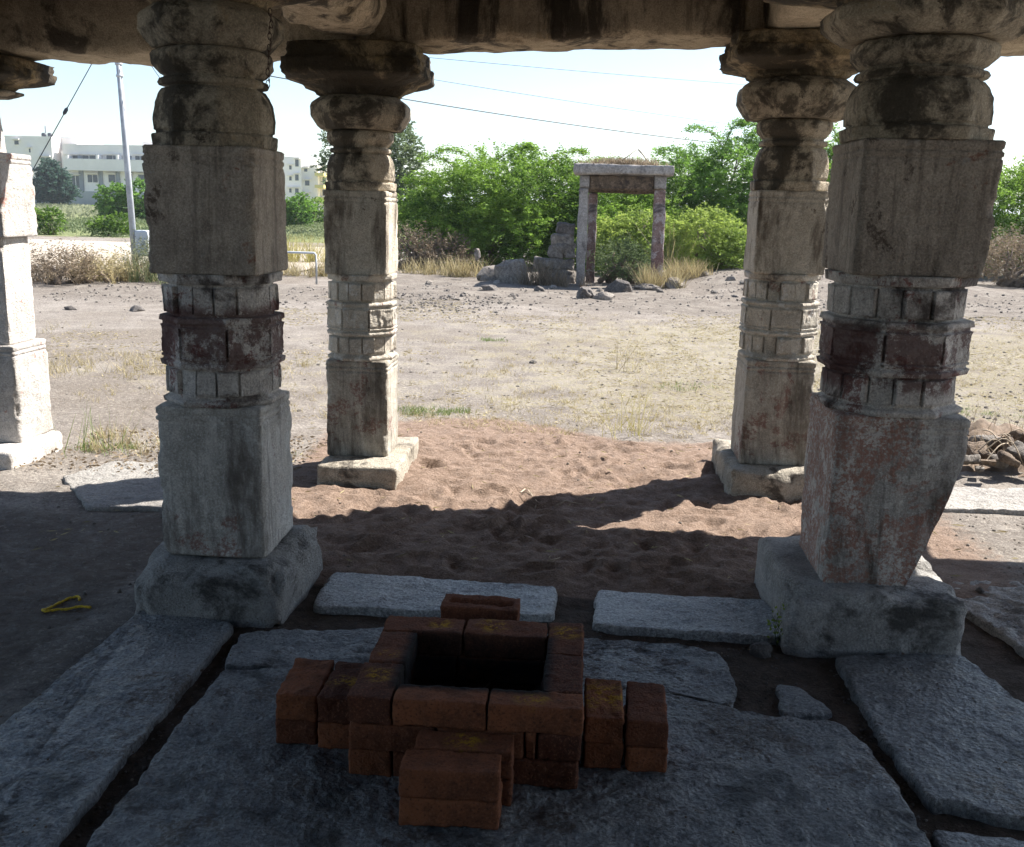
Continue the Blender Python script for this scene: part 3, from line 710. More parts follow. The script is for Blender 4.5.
brick('bottom brick at the rear right of the pit', -.317, -.0895, 2.71, 2.82, .001)
brick('bottom brick at the rear right corner of the pit', -.088, .045, 2.633, 2.82, .001)
brick('short middle course brick at the rear right corner of the pit', -.067, .045, 2.748, 2.82, z2_)
brick('bottom brick at the rear left of the pit', -.548, -.32, 2.71, 2.82, .001)
for lv, nm, yy in ((0, 'lower', .004), (1, 'upper', 0)):
    z = .001+lv*.075
    brick(nm+' brick of the outermost left stack beside the pit', -.783, -.668, 2.425+yy, 2.655+yy, z, rz=1.5*lv)
    brick(nm+' brick of the left stack pushed against the pit', -.664, -.556, 2.422, 2.645, z, [(0, -.01, .045)] if lv else (), rz=-1*lv)
    brick(nm+' brick of the right stack pushed against the pit', .054, .157, 2.395+yy, 2.622, z, [(0, .01, .09)] if lv else ())
    brick(nm+' brick of the outermost right stack beside the pit', .166, .274, 2.39, 2.62, z, rz=-2*lv)
    brick(nm+' brick of the foremost stack nearest the viewer', -.384, -.144, 2.102, 2.200, z, rz=.5*lv)
    brick(nm+' brick of the stack between pit front and foremost stack', -.366, -.122, 2.204, 2.292, z, [(.0, .0, .05)] if lv else ())
for lv, nm in ((0, 'bottom'), (1, 'middle')):
    brick(nm+' brick of the stack behind the pit', -.395, -.155, 2.905, 3.012, .001+lv*.0745)
brick('top brick of the stack behind the pit, with a hollow in its face', -.398, -.152, 2.903, 3.013, .150, frog=True, rz=-1)
# ash heap and burnt twigs in the pit
def heap(x0, x1, y0, y1, z0, h, n, seed):
    V = []; Fc = []
    for j in range(n+1):
        for i in range(n+1):
            u, v = i/n, j/n; e = min(u, 1-u, v, 1-v)
            z = z0+h*sstep(0, .35, e)*(.7+.6*fr((u, v, 0), 4, seed))+fr((u, v, 0), 14, seed)*h*.25
            V.append((x0+(x1-x0)*u, y0+(y1-y0)*v, z))
    for j in range(n):
        for i in range(n): a = j*(n+1)+i; Fc.append((a, a+1, a+n+2, a+n+1))
    return V, Fc
tag(mesh_obj('ash', *heap(-.439, -.060, 2.388, 2.715, .04, .05, 34, 3), 'ash'), 'heap of dark ash inside the brick fire pit', 'ash', kind='stuff')
parts = []
for i in range(16):
    cx, cy, a, l = random.uniform(-.36, -.15), random.uniform(2.46, 2.64), random.uniform(0, 6.28), random.uniform(.03, .07)
    z = .062+random.uniform(0, .03)
    parts.append(([(cx-math.cos(a)*l, cy-math.sin(a)*l, z), (cx, cy, z+.01), (cx+math.cos(a)*l, cy+math.sin(a)*l, z+random.uniform(0, .02))], random.uniform(.002, .005)))
for p, r in parts:
    tag(mesh_obj('burnt_twig', *tube(p, r, 6), 'charred'), 'burnt black twig in the ash of the fire pit', 'twig', 'burnt twigs in the fire pit')

# yellow cord, small plant, wedge stone, rusty chain
P = [onz(x, y, -.035) for x, y in [(91, 609), (80, 608.5), (68, 610), (56, 611), (46, 613), (43, 611.5), (50, 608), (60, 604), (69, 601), (78, 600), (80, 603)]]
def smooth_path(P, n=6):
    P = [Vector(p) for p in P]; out = []
    for i in range(len(P)-1):
        p0, p1, p2, p3 = P[max(i-1, 0)], P[i], P[i+1], P[min(i+2, len(P)-1)]
        for k in range(n):
            t = k/n; out.append(.5*((2*p1)+(p2-p0)*t+(2*p0-5*p1+4*p2-p3)*t*t+(3*p1-p0-3*p2+p3)*t**3))
    return out+[P[-1]]
pp = smooth_path(P); pp = [Vector((p.x, p.y, ground_h(p.x, p.y)+.006)) for i, p in enumerate(pp)]
tag(mesh_obj('cord', *tube(pp, [.0048*(1+.18*math.sin(i*2.6)+.15*math.sin(i*1.1)) for i in range(len(pp))], 8), 'yellow_cord'), 'bright yellow cord dropped on dark soil at the left', 'cord')
t = thing('small_plant', 'tiny yellow green plant growing at the foot of the right front pillar base', 'plant', (.73, 3.30, -.03))
cs = rng.normal(size=(60, 3))*np.array([.03, .02, .05])+np.array([0, 0, .11])
quads('foliage', leaves(cs, rng.normal(size=(60, 3)), .022, .014), 'leaf_lime', t, rng.uniform(.4, 1, 60))
for _ in range(6): mesh_obj('stem', *tube([(0, 0, 0), (random.uniform(-.02, .02), random.uniform(-.01, .01), .07), (random.uniform(-.05, .05), random.uniform(-.02, .02), .15)], [.002, .0015, .001], 5), 'weed_green', t)
t.scale = (.75, .75, .75)

def rock_mesh(s, seed, sub=3, flat=.65):
    import bmesh
    bm = bmesh.new(); bmesh.ops.create_icosphere(bm, subdivisions=sub, radius=1)
    for v in bm.verts:
        p = v.co; k = 1+.35*noise.noise(p*1.1+Vector((seed, seed*2, 0)))+.20*noise.noise(p*2.6+Vector((seed, 0, seed)))+.09*noise.noise(p*6+Vector((0, seed, seed)))
        # facet: clamp against a few planes
        q = p*k
        for j in range(9):
            r_ = random.Random(int(seed*100)+j); n = Vector((r_.uniform(-1, 1), r_.uniform(-1, 1), r_.uniform(-.4, 1))).normalized()
            d = q.dot(n)-.68
            if d > 0: q = q-n*d*.85
        v.co = Vector((q.x*s[0], q.y*s[1], q.z*s[2]*1.0))
    V = [tuple(v.co) for v in bm.verts]; Fc = [tuple(x.index for x in f.verts) for f in bm.faces]; bm.free()
    return V, Fc
def rock(label, x, y, s, mat='rock', name='rock', group=None, z=None, cat='rock'):
    V, Fc = rock_mesh(s, random.uniform(0, 50), 4 if max(s) > .12 else 3)
    o = mesh_obj(name, V, Fc, mat, None, False); o.location = (x, y, (ground_h(x, y) if z is None else z)+s[2]*.35); o.rotation_euler = (0, 0, random.uniform(0, 6))
    return tag(o, label, cat, group)
rock('small dark wedge shaped stone against the front of the right front pillar base', .655, 3.23, (.045, .04, .035), 'rock_dark')
rock('small dark pebble on the shaded soil right of the right front pillar', *onz(980, 592)[:2], (.018, .018, .014), 'rock_dark')
# hanging chain on the left front pillar
p0 = at(271, 12, 3.33); p1 = at(268, 84, 3.33)
t = thing('hanging_chain', 'thin rusty chain hanging beside the neck of the left front pillar', 'chain', tuple(p1))
n = 13
for i in range(n):
    f = i/(n-1); c = Vector((0, 0, 0)).lerp(Vector(p0-p1), f)+Vector((.003*math.sin(i*2), 0, 0)); a = (i % 2)*math.pi/2
    pts = [c+Vector((math.cos(a)*.006*math.sin(q), math.sin(a)*.006*math.sin(q), .012*math.cos(q))) for q in np.linspace(0, 2*math.pi, 11)]
    mesh_obj('chain_link', *tube(pts, .0016, 5), 'rust', t)

# ------------------------------------------------------------------ ruined gateway
gx, gy = -.008, 19.35
gate = thing('stone_gateway', 'small ruined stone gateway with flat capstone in front of the green bushes', 'gateway', (.72, 19.7, 0))
def gpart(name, x0, x1, y0, y1, z0, z1, mat, s, r=.012, amp=.010, warp=None, label=None):
    V, Fc = rough_box(x1-x0, y1-y0, z1-z0, .045, r, amp, 5, s, .8, warp)
    o = mesh_obj(name, V, Fc, mat, gate); o.location = ((x0+x1)/2-.72, (y0+y1)/2-19.7, z0)
    if label: o['label'] = label
    return o
gpart('post', -.09, .085, 19.25, 19.45, -.08, 1.80, 'gate_stone', 1, label='grey front left post')
gpart('post', .10, .27, 20.0, 20.2, -.08, 1.72, 'gate_red', 2, label='reddish painted rear left post')
gpart('post', 1.31, 1.53, 19.3, 19.5, -.05, 1.80, 'gate_red', 3, label='red and white front right post', warp=lambda x, y, z: (x+.03*(1.8-z)*.5, y, z))
gpart('post', 1.40, 1.58, 20.0, 20.2, -.05, 1.72, 'gate_stone', 4)
gpart('post_head', -.085, .10, 19.22, 19.48, 1.802, 2.03, 'gate_stone', 5)
gpart('post_head', 1.30, 1.53, 19.22, 19.48, 1.802, 2.05, 'gate_stone', 6)
gpart('lintel', .102, 1.298, 19.24, 19.46, 1.78, 2.03, 'gate_brown', 7)
gpart('lintel', -.05, 1.55, 20.0, 20.22, 1.73, 2.04, 'gate_brown', 8)
gpart('capstone', -.19, 1.64, 19.10, 20.35, 2.055, 2.23, 'gate_stone', 9, .012)
n = 1700; cs = np.stack([.7+rng.normal(size=n)*.33, rng.uniform(19.2, 20.1, n), np.full(n, 2.23)], 1)
tag(quads('dry_twigs', blades(cs, .13, .014, 1.8), 'grass_brown', None, rng.uniform(0, 1, n)), 'thin layer of dry twigs and dead grass lying on the gateway capstone', 'dry twigs', kind='stuff')
for pts in ([(.55, 19.3, 2.23), (.75, 19.35, 2.36), (.95, 19.4, 2.52)], [(.98, 19.35, 2.52), (1.08, 19.4, 2.42), (1.22, 19.45, 2.24)]):
    tag(mesh_obj('dry_branch', *tube(pts, [.015, .011, .007], 6), 'dry_stick'), 'bent dry branch sticking up from the gateway capstone', 'branch', 'dry branches on the capstone')
# stacked stones left of the gateway
blocks = [('wide bottom block of the ruined wall beside the gateway', -.80, -.11, -.03, .27, .35), ('long middle block of the ruined wall beside the gateway', -.92, -.13, .265, .50, .34),
          ('left block above the long block of the ruined wall', -.66, -.36, .495, .74, .3), ('right block above the long block of the ruined wall', -.37, -.11, .495, .80, .3),
          ('slanting upper block of the ruined wall', -.60, -.16, .72, .97, .3), ('topmost dark stone of the ruined wall beside the gateway', -.52, -.16, .95, 1.17, .26)]
for i, (lb, x0, x1, z0, z1, d) in enumerate(blocks):
    V, Fc = rough_box(x1-x0-.005, d, z1-z0-.005, .025, .03, .026, 6, 60+i*3.1, 1.0)
    o = mesh_obj('wall_block', V, Fc, 'rock' if i != 5 else 'rock_dark'); o.location = ((x0+x1)/2, 19.7, z0-.02); o.rotation_euler = (0, [0, 0, .04, -.03, -.12, .1][i], random.uniform(-.15, .15))
    tag(o, lb, 'stone block', 'blocks of the ruined wall')
rock('large rounded boulder left of the ruined wall blocks', -1.30, 19.3, (.42, .3, .33))
rock('second boulder leaning behind the large rounded boulder', -1.72, 19.6, (.30, .28, .24))
rock('small pale stone standing in dry grass left of the boulders', at(478, 252, 20)[0], 20, (.09, .07, .12), z=.45)
rock('pale broken stone at the foot of the right gateway post', 1.75, 19.0, (.22, .18, .17))
rock('pale stones lump near the foot of the right gateway post', 1.25, 18.7, (.26, .16, .10))
bigrocks = [(430, 283, .10), (490, 290, .16), (497, 284, .10), (540, 291, .12), (553, 288, .09), (585, 297, .22), (604, 298, .16), (620, 291, .24), (650, 289, .12), (462, 297, .06), (600, 291, .09), (690, 268, .2), (725, 275, .22), (742, 272, .22),
            (705, 284, .1), (660, 292, .08), (730, 288, .12), (512, 296, .06), (675, 288, .09), (695, 281, .08), (715, 293, .07), (640, 283, .16), (572, 283, .1), (448, 291, .05), (455, 300, .05), (735, 297, .09), (745, 290, .12)]
for i, (px, py, s) in enumerate(bigrocks):
    p = onz(px, py)
    rock('dark loose stone in the rubble strip before the gateway' if i % 2 else 'pale grey loose stone in the rubble strip before the gateway', p[0], p[1], (s*random.uniform(.8, 1.2), s*.8, s*random.uniform(.5, .8)), 'rock_dark' if i % 2 else 'rock', group='dark stones before the gateway' if i % 2 else 'pale stones before the gateway')
for px, py, s, lb in [(533, 363, .05, 'single dark stone alone on the bare field'), (70, 309, .09, 'dark clod left of centre behind the leftmost pillar on the dirt'), (138, 310, .12, 'pointed dark clod on the dirt below the utility pole'), (387, 330, .03, 'small pebble on the dirt right of the left rear pillar')]:
    p = onz(px, py); rock(lb, p[0], p[1], (s, s*.8, s*.5), 'rock_dark')
# gravel and clods: uncountable
def clods(name, label, boxes, n, smin, smax, mat):
    parts = []
    base = [rock_mesh((1, 1, .7), 3.3*i+1, 1) for i in range(6)]
    V = []; Fc = []
    for i in range(n):
        x0, x1, y0, y1 = boxes[i % len(boxes)]
        x, y = random.uniform(x0, x1), random.uniform(y0, y1)
        if smax > .05 and noise.noise(Vector((x*.9, y*.6, 2)))+random.uniform(-.25, .25) < .02: continue
        s = smin+(smax-smin)*random.random()**3; a = random.uniform(0, 6.28)
        bv, bf = base[i % 6]; o = len(V); z = ground_h(x, y)
        ca, sa = math.cos(a)*s, math.sin(a)*s
        V += [(x+v[0]*ca-v[1]*sa, y+v[0]*sa+v[1]*ca, z+v[2]*s+s*.15) for v in bv]; Fc += [tuple(k+o for k in f) for f in bf]
    tag(mesh_obj(name, V, Fc, mat, None, False), label, name.replace('_', ' '), kind='stuff')
clods('gravel', 'broken grey clods and rubble strewn in a strip before the gateway and bushes', [(-3.2, 4.5, 14.2, 18.8), (2.2, 5.5, 15.5, 22.5), (-8, -3, 13.5, 17), (-3.5, -1, 13.5, 16.5), (5, 9, 14, 19)], 5200, .004, .036, 'rock_mid')
clods('field_grit', 'small dark stones and crumbs scattered over the bare clearing', [(-5, 5, 6.6, 14.5), (-7, 7, 8, 15), (2, 4, 6, 9)], 2600, .003, .022, 'rock_mid')
clods('pebbles', 'small pebbles and crumbs scattered on the sand and soil around the pillars', [(-2.8, 2.4, 3.75, 6.9), (-4, 4, 6, 9), (-2.6, -1.65, 3.0, 4.6), (1.5, 2.4, 3.2, 4.9)], 1100, .002, .011, 'rock')
V = []; Fc = []; bs = [rock_mesh((1, 1, .6), 5.1*i+2, 1) for i in range(4)]
for i in range(900):
    x, y = random.uniform(-1.6, 1.45), random.uniform(1.6, 3.25)
    if noise.noise(Vector((x*2.2, y*2.2, 9)))+random.uniform(-.3, .3) < .05: continue
    if -.80 < x < .29 and 2.08 < y < 3.05: continue
    s_ = random.uniform(.0012, .0045)*(1 if random.random() < .95 else 1.8); bv, bf = bs[i % 4]; o = len(V)
    V += [(x+v[0]*s_, y+v[1]*s_, .006+v[2]*s_) for v in bv]; Fc += [tuple(k+o for k in f) for f in bf]
tag(mesh_obj('grit', V, Fc, 'rock_brown', None, False), 'fine brown grit scattered over the floor slabs', 'grit', kind='stuff')
clods('soil_crumbs', 'crumbs of soil and grit lying in the dark gaps between floor slabs', [(-1.15, -1.08, 1.3, 3.1), (.5, .9, 2.75, 3.3), (-.9, .8, 3.24, 3.37), (.86, .92, 2.2, 3.0)], 700, .0015, .008, 'rock_dark')
# broken rubble and roots at the right edge
V, Fc = heap(1.95, 3.6, 5.75, 6.9, -.02, .16, 40, 9)
tag(mesh_obj('soil_heap', V, Fc, 'soil_brown'), 'low heap of brown soil under broken stones at the right edge', 'soil heap', kind='stuff')
for i, (px, py, s_) in enumerate([(968, 452, .17), (985, 455, .14), (1003, 450, .15), (975, 463, .13), (992, 465, .11), (1012, 462, .17), (1020, 455, .14), (965, 470, .12), (1005, 472, .10), (985, 475, .08), (1022, 470, .15), (1035, 458, .2), (998, 458, .12), (978, 472, .07)]):
    p = onz(px, py+6); V, Fc = rough_box(s_*1.15, s_*.7, s_*random.uniform(.3, .5), .014, .004, .010, 14, 70+i*2.7, .4)
    o = mesh_obj('broken_stone', V, Fc, ['rock_brown', 'rock_mid', 'rock_brown'][i % 3]); o.location = (p[0], p[1], .03+random.uniform(0, .07)); o.rotation_euler = (random.uniform(-.5, .5), random.uniform(-.5, .5), random.uniform(0, 3))
    tag(o, 'broken stone in the brown rubble heap at the right edge', 'rock', 'broken stones in the rubble heap at the right edge')
cs_ = np.stack([rng.uniform(2.1, 3.2, 260), rng.uniform(5.8, 6.7, 260), np.full(260, .06)], 1)
tag(quads('dry_brush', blades(cs_, .14, .006, 1.8), 'grass_brown', None, rng.uniform(0, 1, 260)), 'dry brush tangled over the rubble heap at the right edge', 'dry brush', kind='stuff')
for i in range(9):
    p = onz(random.uniform(970, 1018), random.uniform(450, 478)); a = random.uniform(0, 3.1); l = random.uniform(.08, .18)
    pts = [(p[0]-math.cos(a)*l, p[1]-math.sin(a)*l, .06), (p[0], p[1], .14+random.uniform(0, .06)), (p[0]+math.cos(a)*l*.6, p[1]+math.sin(a)*l*.6, .12+random.uniform(0, .10))]
    tag(mesh_obj('dry_branch', *tube(smooth_path(pts, 4), .0035, 6), 'dry_stick'), 'dry root or branch in the rubble heap at the right edge', 'branch', 'dry branches in the right rubble heap')
# twigs on the shaded sand
for i, (a, b, c) in enumerate([((528, 492), (537, 500), (534, 512)), ((556, 507), (565, 503), (583, 503)), ((548, 565), (556, 562), (560, 560)), ((525, 490), (520, 495), (532, 497))]):
    pts = [Vector(onz(*q, .01)) for q in (a, b, c)]
    for q in pts: q.z = ground_h(q.x, q.y)+.012
    tag(mesh_obj('dry_twig', *tube(pts, [.003, .003, .0015], 5), 'dry_stick'), 'thin pale dry twig lying on the shaded sand', 'twig', 'twigs on the sand')

# ------------------------------------------------------------------ bushes and trees
big = dict(ln=.075, wd=.026)
hedge = 'thorn bushes behind the clearing'
bush('thorn_bush', 'large dense green thorn bush left of the gateway with wispy top', 'bush', (-1.9, 24.5, 0),
     [(-1.9, 0, .75, .8, .9, .75), (-1.1, .2, 1.25, 1.1, 1.1, .95), (0, 0, 1.45, 1.2, 1.2, 1.15), (1.0, .3, 1.35, 1.1, 1.1, 1.2), (1.9, .2, 1.1, .9, 1, 1.0), (.1, -.5, .7, 1.9, .9, .7)], 3600, 44, mat='leaf_green', group=hedge, length=.62, **big)
bush('thorn_bush', 'mid green thorn bush seen through and behind the gateway opening', 'bush', (.9, 25.5, 0),
     [(-.2, 0, 1.2, 1.1, 1, 1.2), (.9, 0, 1.15, 1.1, 1, 1.1), (0.3, -.6, .7, 1.3, .8, .7)], 2300, 44, mat='leaf_green', group=hedge, length=.62, **big)
bush('thorn_bush', 'tall deep green thorn bush between the gateway and the right rear pillar', 'bush', (3.4, 26, 0),
     [(-.8, 0, 1.5, 1.1, 1, 1.3), (.5, 0, 1.7, 1.2, 1.1, 1.5), (1.6, .3, 1.5, 1.1, 1, 1.4), (.3, -.5, .8, 1.6, .9, .8)], 3000, 44, mat='leaf_deep', group=hedge, length=.55, **big)
bush('thorn_bush', 'green thorn bush seen between the two right pillars', 'bush', (6.6, 27, 0),
     [(-1, 0, 1.6, 1.3, 1.1, 1.5), (.6, 0, 1.8, 1.3, 1.1, 1.7)], 2000, 38, mat='leaf_green', group=hedge, length=.6, **big)
bush('thorn_bush', 'green thorn bush at the right edge beyond the chipped pillar', 'bush', (10.3, 26, 0),
     [(-.4, 0, 1.3, 1.3, 1.1, 1.2), (1.1, 0, 1.5, 1.4, 1.1, 1.3), (2.8, .3, 1.5, 1.4, 1, 1.4)], 2600, 38, mat='leaf_green', group=hedge, length=.55, **big)
bush('low_bush', 'sunlit lime green low bush right of the gateway', 'bush', (2.85, 22.0, 0),
     [(-.2, 0, .75, .7, .6, .65), (.5, 0, .5, .65, .6, .45), (1.0, 0, .35, .55, .5, .3)], 1500, 22, mat='leaf_lime', length=.35, ln=.07, wd=.025)
bush('low_bush', 'bright green leafy bush low behind the gateway opening', 'bush', (1.0, 22.6, 0),
     [(-.3, 0, .6, .6, .5, .55), (.4, 0, .7, .6, .5, .6)], 1000, 22, mat='leaf_lime', length=.35, ln=.07, wd=.03)
bush('low_bush', 'olive green scrubby shrub growing in the gateway opening', 'shrub', (.75, 19.9, 0),
     [(0, 0, .35, .42, .3, .4), (.3, -.1, .3, .3, .25, .3)], 380, 16, mat='leaf_olive', length=.3, ln=.05, wd=.018, droop=.0, up=1.0)
bush('low_bush', 'brown leafless scrub at the right edge below the green bush', 'shrub', (9.4, 22.3, 0),
     [(0, 0, .45, 1.0, .6, .5), (1.2, 0, .5, .9, .6, .5)], 1300, 18, mat='grass_brown', length=.4, ln=.07, wd=.015, droop=.0, up=.8)
bush('low_bush', 'brown dry scrub under the left end of the large thorn bush', 'shrub', (-3.9, 22.8, 0),
     [(0, 0, .35, .6, .5, .35), (.8, -.1, .3, .6, .5, .3)], 420, 20, mat='grass_brown', length=.35, ln=.07, wd=.02, droop=0, up=.8)

for lb, px, Y, w, h, mt, n in (('brown dry shrub just right of the leftmost pillar', 58, 16.3, .6, .42, 'grass_brown', 330), ('pale olive shrub in front of the road, left of the utility pole', 98, 16.8, .45, .30, 'grass_dry', 200),
                              ('straggly dry shrub around the utility pole foot', 150, 17.6, .4, .55, 'leaf_grey', 200)):
    p = at(px, 285, Y)
    bush('dry_shrub', lb, 'shrub', (p[0], Y, 0), [(0, 0, h*.45, w, .5, h*.6), (.3*w, 0, h*.6, w*.6, .4, h*.5)], n, 16, ln=.05, wd=.014, mat=mt, length=.3, droop=0, up=.9, stems=4)
# arching branch tips above the bushes belong to the bushes: added as foliage sprays
def tips(parent_xy, targets, mat, name):
    parts = []; Q = []; T = []
    for (x, z, dx, dz) in targets:
        L = 1.0; p = [(x, 0, z), (x+dx*.4, .05, z+dz*.8), (x+dx*.8, .05, z+dz), (x+dx, .05, z+dz*.9)]
        parts.append(tube(p, [.018, .012, .008, .004], 5))
        ppp = np.array(smooth_path(p, 14)); n = len(ppp)*16
        c = ppp[rng.integers(0, len(ppp), n)]+rng.normal(size=(n, 3))*np.array([.07, .1, .05])
        Q.append(leaves(c, rng.normal(size=(n, 3))*np.array([1, 1, .3]), .07, .026)); T.append(rng.uniform(.2, 1, n))
    return parts, np.concatenate(Q), np.concatenate(T)
def add_tips(bush_label, targets, mat):
    o = [k for k in C.objects if k.get('label') == bush_label][0]
    parts, Q, T = tips(None, targets, mat, '')
    quads('foliage', Q, mat, o, T)
    for pt_ in parts: mesh_obj('branch', *pt_, 'bark', o)
add_tips('large dense green thorn bush left of the gateway with wispy top', [(-1.0, 2.1, -1.0, .45), (-.5, 2.3, -1.1, .42), (-.2, 2.5, .9, .3), (.9, 2.4, 1.0, .35), (1.4, 2.2, 1.2, .3), (-1.6, 1.8, -.8, .2), (.3, 2.5, .3, .35)], 'leaf_green')
add_tips('tall deep green thorn bush between the gateway and the right rear pillar', [(.2, 2.7, -1.1, .75), (.5, 2.8, .9, .9), (-.6, 2.4, -1.0, .5), (1.0, 2.8, 1.2, .7), (.0, 2.9, .5, .7), (1.3, 2.8, -.9, .8)], 'leaf_deep')
add_tips('green thorn bush seen between the two right pillars', [(-1, 2.9, -1.2, .6), (0, 3.1, -1.0, .7), (.5, 3.2, 1.1, .6)], 'leaf_green')
add_tips('green thorn bush at the right edge beyond the chipped pillar', [(0, 2.4, -1.1, .7), (.6, 2.5, 1.0, .6), (1.5, 2.7, 1.0, .5)], 'leaf_green')

def tree(name, label, loc, H, blobs, nspray, per, ln, wd, mat, tr=.12, limbs=6, cat='tree', **k):
    t = thing(name, label, cat, loc)
    pts = [(0, 0, -.1), (.03*H*.3, 0, H*.3), (-.02*H*.3, .02, H*.6), (0, 0, H*.92)]
    parts = [tube(smooth_path(pts, 5), list(np.linspace(tr, tr*.25, 16)), 8)]
    for i in range(limbs):
        b = blobs[i % len(blobs)]; z = H*random.uniform(.3, .6)
        parts.append(tube([(0, 0, z), (b[0]*.5, b[1]*.5, (z+b[2])*.5), (b[0], b[1], b[2])], [tr*.5, tr*.3, tr*.1], 6))
    mesh_obj('trunk', *merge(parts), 'bark', t)
    P, ti = spray_crown(blobs, nspray, per, ln, wd, **k); quads('crown', P, mat, t, ti)
    return t
p = at(372, 225, 45)
tree('tall_tree', 'tall loose grey green tree standing behind the left rear pillar', (p[0], 45, 0), 5.2,
     [(0, 0, 3.9, 1.2, 1, 1.0), (1.3, 0, 4.0, .75, .8, .9), (1.5, 0, 2.9, .8, .8, .9), (-1.5, 0, 4.1, .55, .6, .5), (-1.9, 0, 3.0, .45, .5, .5), (.3, 0, 2.6, 1.3, 1, 1), (1.4, 0, 1.9, .8, .7, .7), (-1.3, 0, 1.9, .5, .6, .5)], 1300, 20, .14, .055, 'leaf_olive', .14, length=.45, inner=.1)
p = at(54, 205, 118)
tree('dark_tree', 'dark blue green round tree in front of the white building', (p[0], 118, 0), 5.2,
     [(0, 0, 2.4, 1.7, 1.7, 1.6), (-.3, 0, 4.1, .9, 1, 1.2), (.8, 0, 3.1, 1.0, 1, 1.1), (-1.1, 0, 2.0, 1.2, 1.1, 1.2), (1.3, 0, 1.8, 1.2, 1.1, 1.1)], 1500, 18, .35, .16, 'leaf_blue', .2, length=.8)
def far_bush(label, px, py, Y, w, h, mat, n=700, ln=.2):
    p = at(px, py, Y)
    return bush('field_bush', label, 'bush', (p[0], Y, 0), [(-.25*w, 0, h*.45, w*.3, w*.25, h*.45), (.2*w, 0, h*.5, w*.32, w*.25, h*.5), (0, 0, h*.3, w*.5, w*.3, h*.3)], n, 18, ln=ln, wd=ln*.4, mat=mat, stems=3, length=.22*h)
far_bush('dark green bush just left of the left front pillar, behind the utility pole', 130, 215, 60, 3.4, 2.3, 'leaf_deep', 900)
far_bush('pale green bush low behind the utility pole', 112, 240, 36.5, 1.5, .8, 'leaf_green', 450, .09)
far_bush('low green bush by the leftmost pillar in the weedy field', 45, 240, 36.5, 1.4, 1.0, 'leaf_green', 450, .09)
far_bush('dark rounded bush between the left front and left rear pillars', 292, 225, 50, 1.8, 1.7, 'leaf_deep', 700, .12)
far_bush('pale green bush between the left pillars below the cream block', 307, 225, 56, 2.6, 1.6, 'leaf_green', 700, .12)
far_bush('green bush far behind, left of the thorn bush', 412, 215, 70, 5, 2.2, 'leaf_olive', 800, .2)

# far, low vegetation: one mass
def scrub_mass(name, label, x0, x1, y0, y1, n, h, ln, mat, cat='weeds'):
    x = rng.uniform(x0, x1, n); y = rng.uniform(y0, y1, n)
    hh = h*(.55+.45*np.sin(x*.9)*np.sin(y*.33+x*.2))
    c = np.stack([x, y, rng.uniform(0, 1, n)**.7*np.abs(hh)], 1)
    d = rng.normal(size=(n, 3)); d[:, 2] = np.abs(d[:, 2])*1.5
    tint = np.clip(.5+.4*np.sin(x*.5+y*.2)+rng.normal(size=n)*.2, 0, 1)
    tag(quads(name, leaves(c, d, ln, ln*.3), mat, None, tint), label, cat, kind='stuff')
scrub_mass('field_weeds', 'green weeds and scrub filling the field beyond the road', -60, -8, 35, 55, 90000, .50, .12, 'weed_green')
scrub_mass('far_weeds', 'distant grey green weeds before the white building', -110, 5, 60, 125, 60000, .55, .35, 'leaf_grey')
scrub_mass('far_scrub', 'low distant scrub along the horizon behind the thorn bushes', -10, 130, 60, 160, 50000, 2.0, .6, 'leaf_olive', 'scrub')

# grass
def tuft_field(name, label, spots, n, h, w, mat, lean=.6, cat='grass'):
    """spots: (x, y, rx, ry, weight)"""
    S = np.array(spots); pr = S[:, 4]/S[:, 4].sum(); k = rng.choice(len(S), n, p=pr)
    a = rng.uniform(0, 2*np.pi, n); r = np.sqrt(rng.uniform(0, 1, n))
    x = S[k, 0]+S[k, 2]*r*np.cos(a); y = S[k, 1]+S[k, 3]*r*np.sin(a)
    # gather into tufts
    m = max(20, n//14); ci = rng.integers(0, m, n); sp = rng.uniform(.012, .06, m)[ci]
    x = x[ci]+rng.normal(size=n)*sp; y = y[ci]+rng.normal(size=n)*sp
    z = np.array([ground_h(u, v) for u, v in zip(x, y)])-.004
    return tag(quads(name, blades(np.stack([x, y, z], 1), h, w, lean), mat, None, np.clip(rng.normal(.5, .25, n), 0, 1)), label, cat, kind='stuff')
tuft_field('dry_grass', 'thin dry yellow grass over the clearing between the pillars', [(1.2, 8.5, 2.4, 2.0, 3), (2.5, 11, 3, 2.5, 3), (0, 7.2, 1.6, .7, 1.2), (4.5, 9, 2.5, 3, 2), (3.2, 6.4, 1.5, .8, .7), (3.5, 13, 2.5, 1.5, 1), (-2.4, 7.2, 1.4, .6, .5), (0, 6.7, 1.8, .35, 1.2), (-1.5, 9.5, 1.6, 1.5, .7), (0, 12.5, 3, 1.5, .8)], 22000, .035, .004, 'grass_dry', 1.8)
tuft_field('dry_grass_tufts', 'dry straw tufts on the dirt at the left beside the leftmost pillar', [(-4.2, 8.3, .9, .7, 2), (-3.2, 8.6, .8, .6, 2), (-4.6, 8.0, .5, .5, 1), (-2.9, 8.0, .5, .3, 1), (-2.6, 5.7, .35, .3, 1), (-6, 10, 1, 1, .6)], 3200, .075, .004, 'grass_dry', 1.4)
tuft_field('green_grass', 'small fresh green grass patches on the clearing', [(-1.04, 6.95, .28, .12, 2), (-.95, 10.9, .14, .1, .7), (-2.75, 5.55, .2, .12, .7), (-2.4, 5.75, .25, .1, .7), (.9, 8.3, .3, .2, .5), (3.2, 7.6, .5, .2, .6), (-1.9, 5.6, .3, .1, .4)], 2000, .035, .004, 'grass_green', .9)
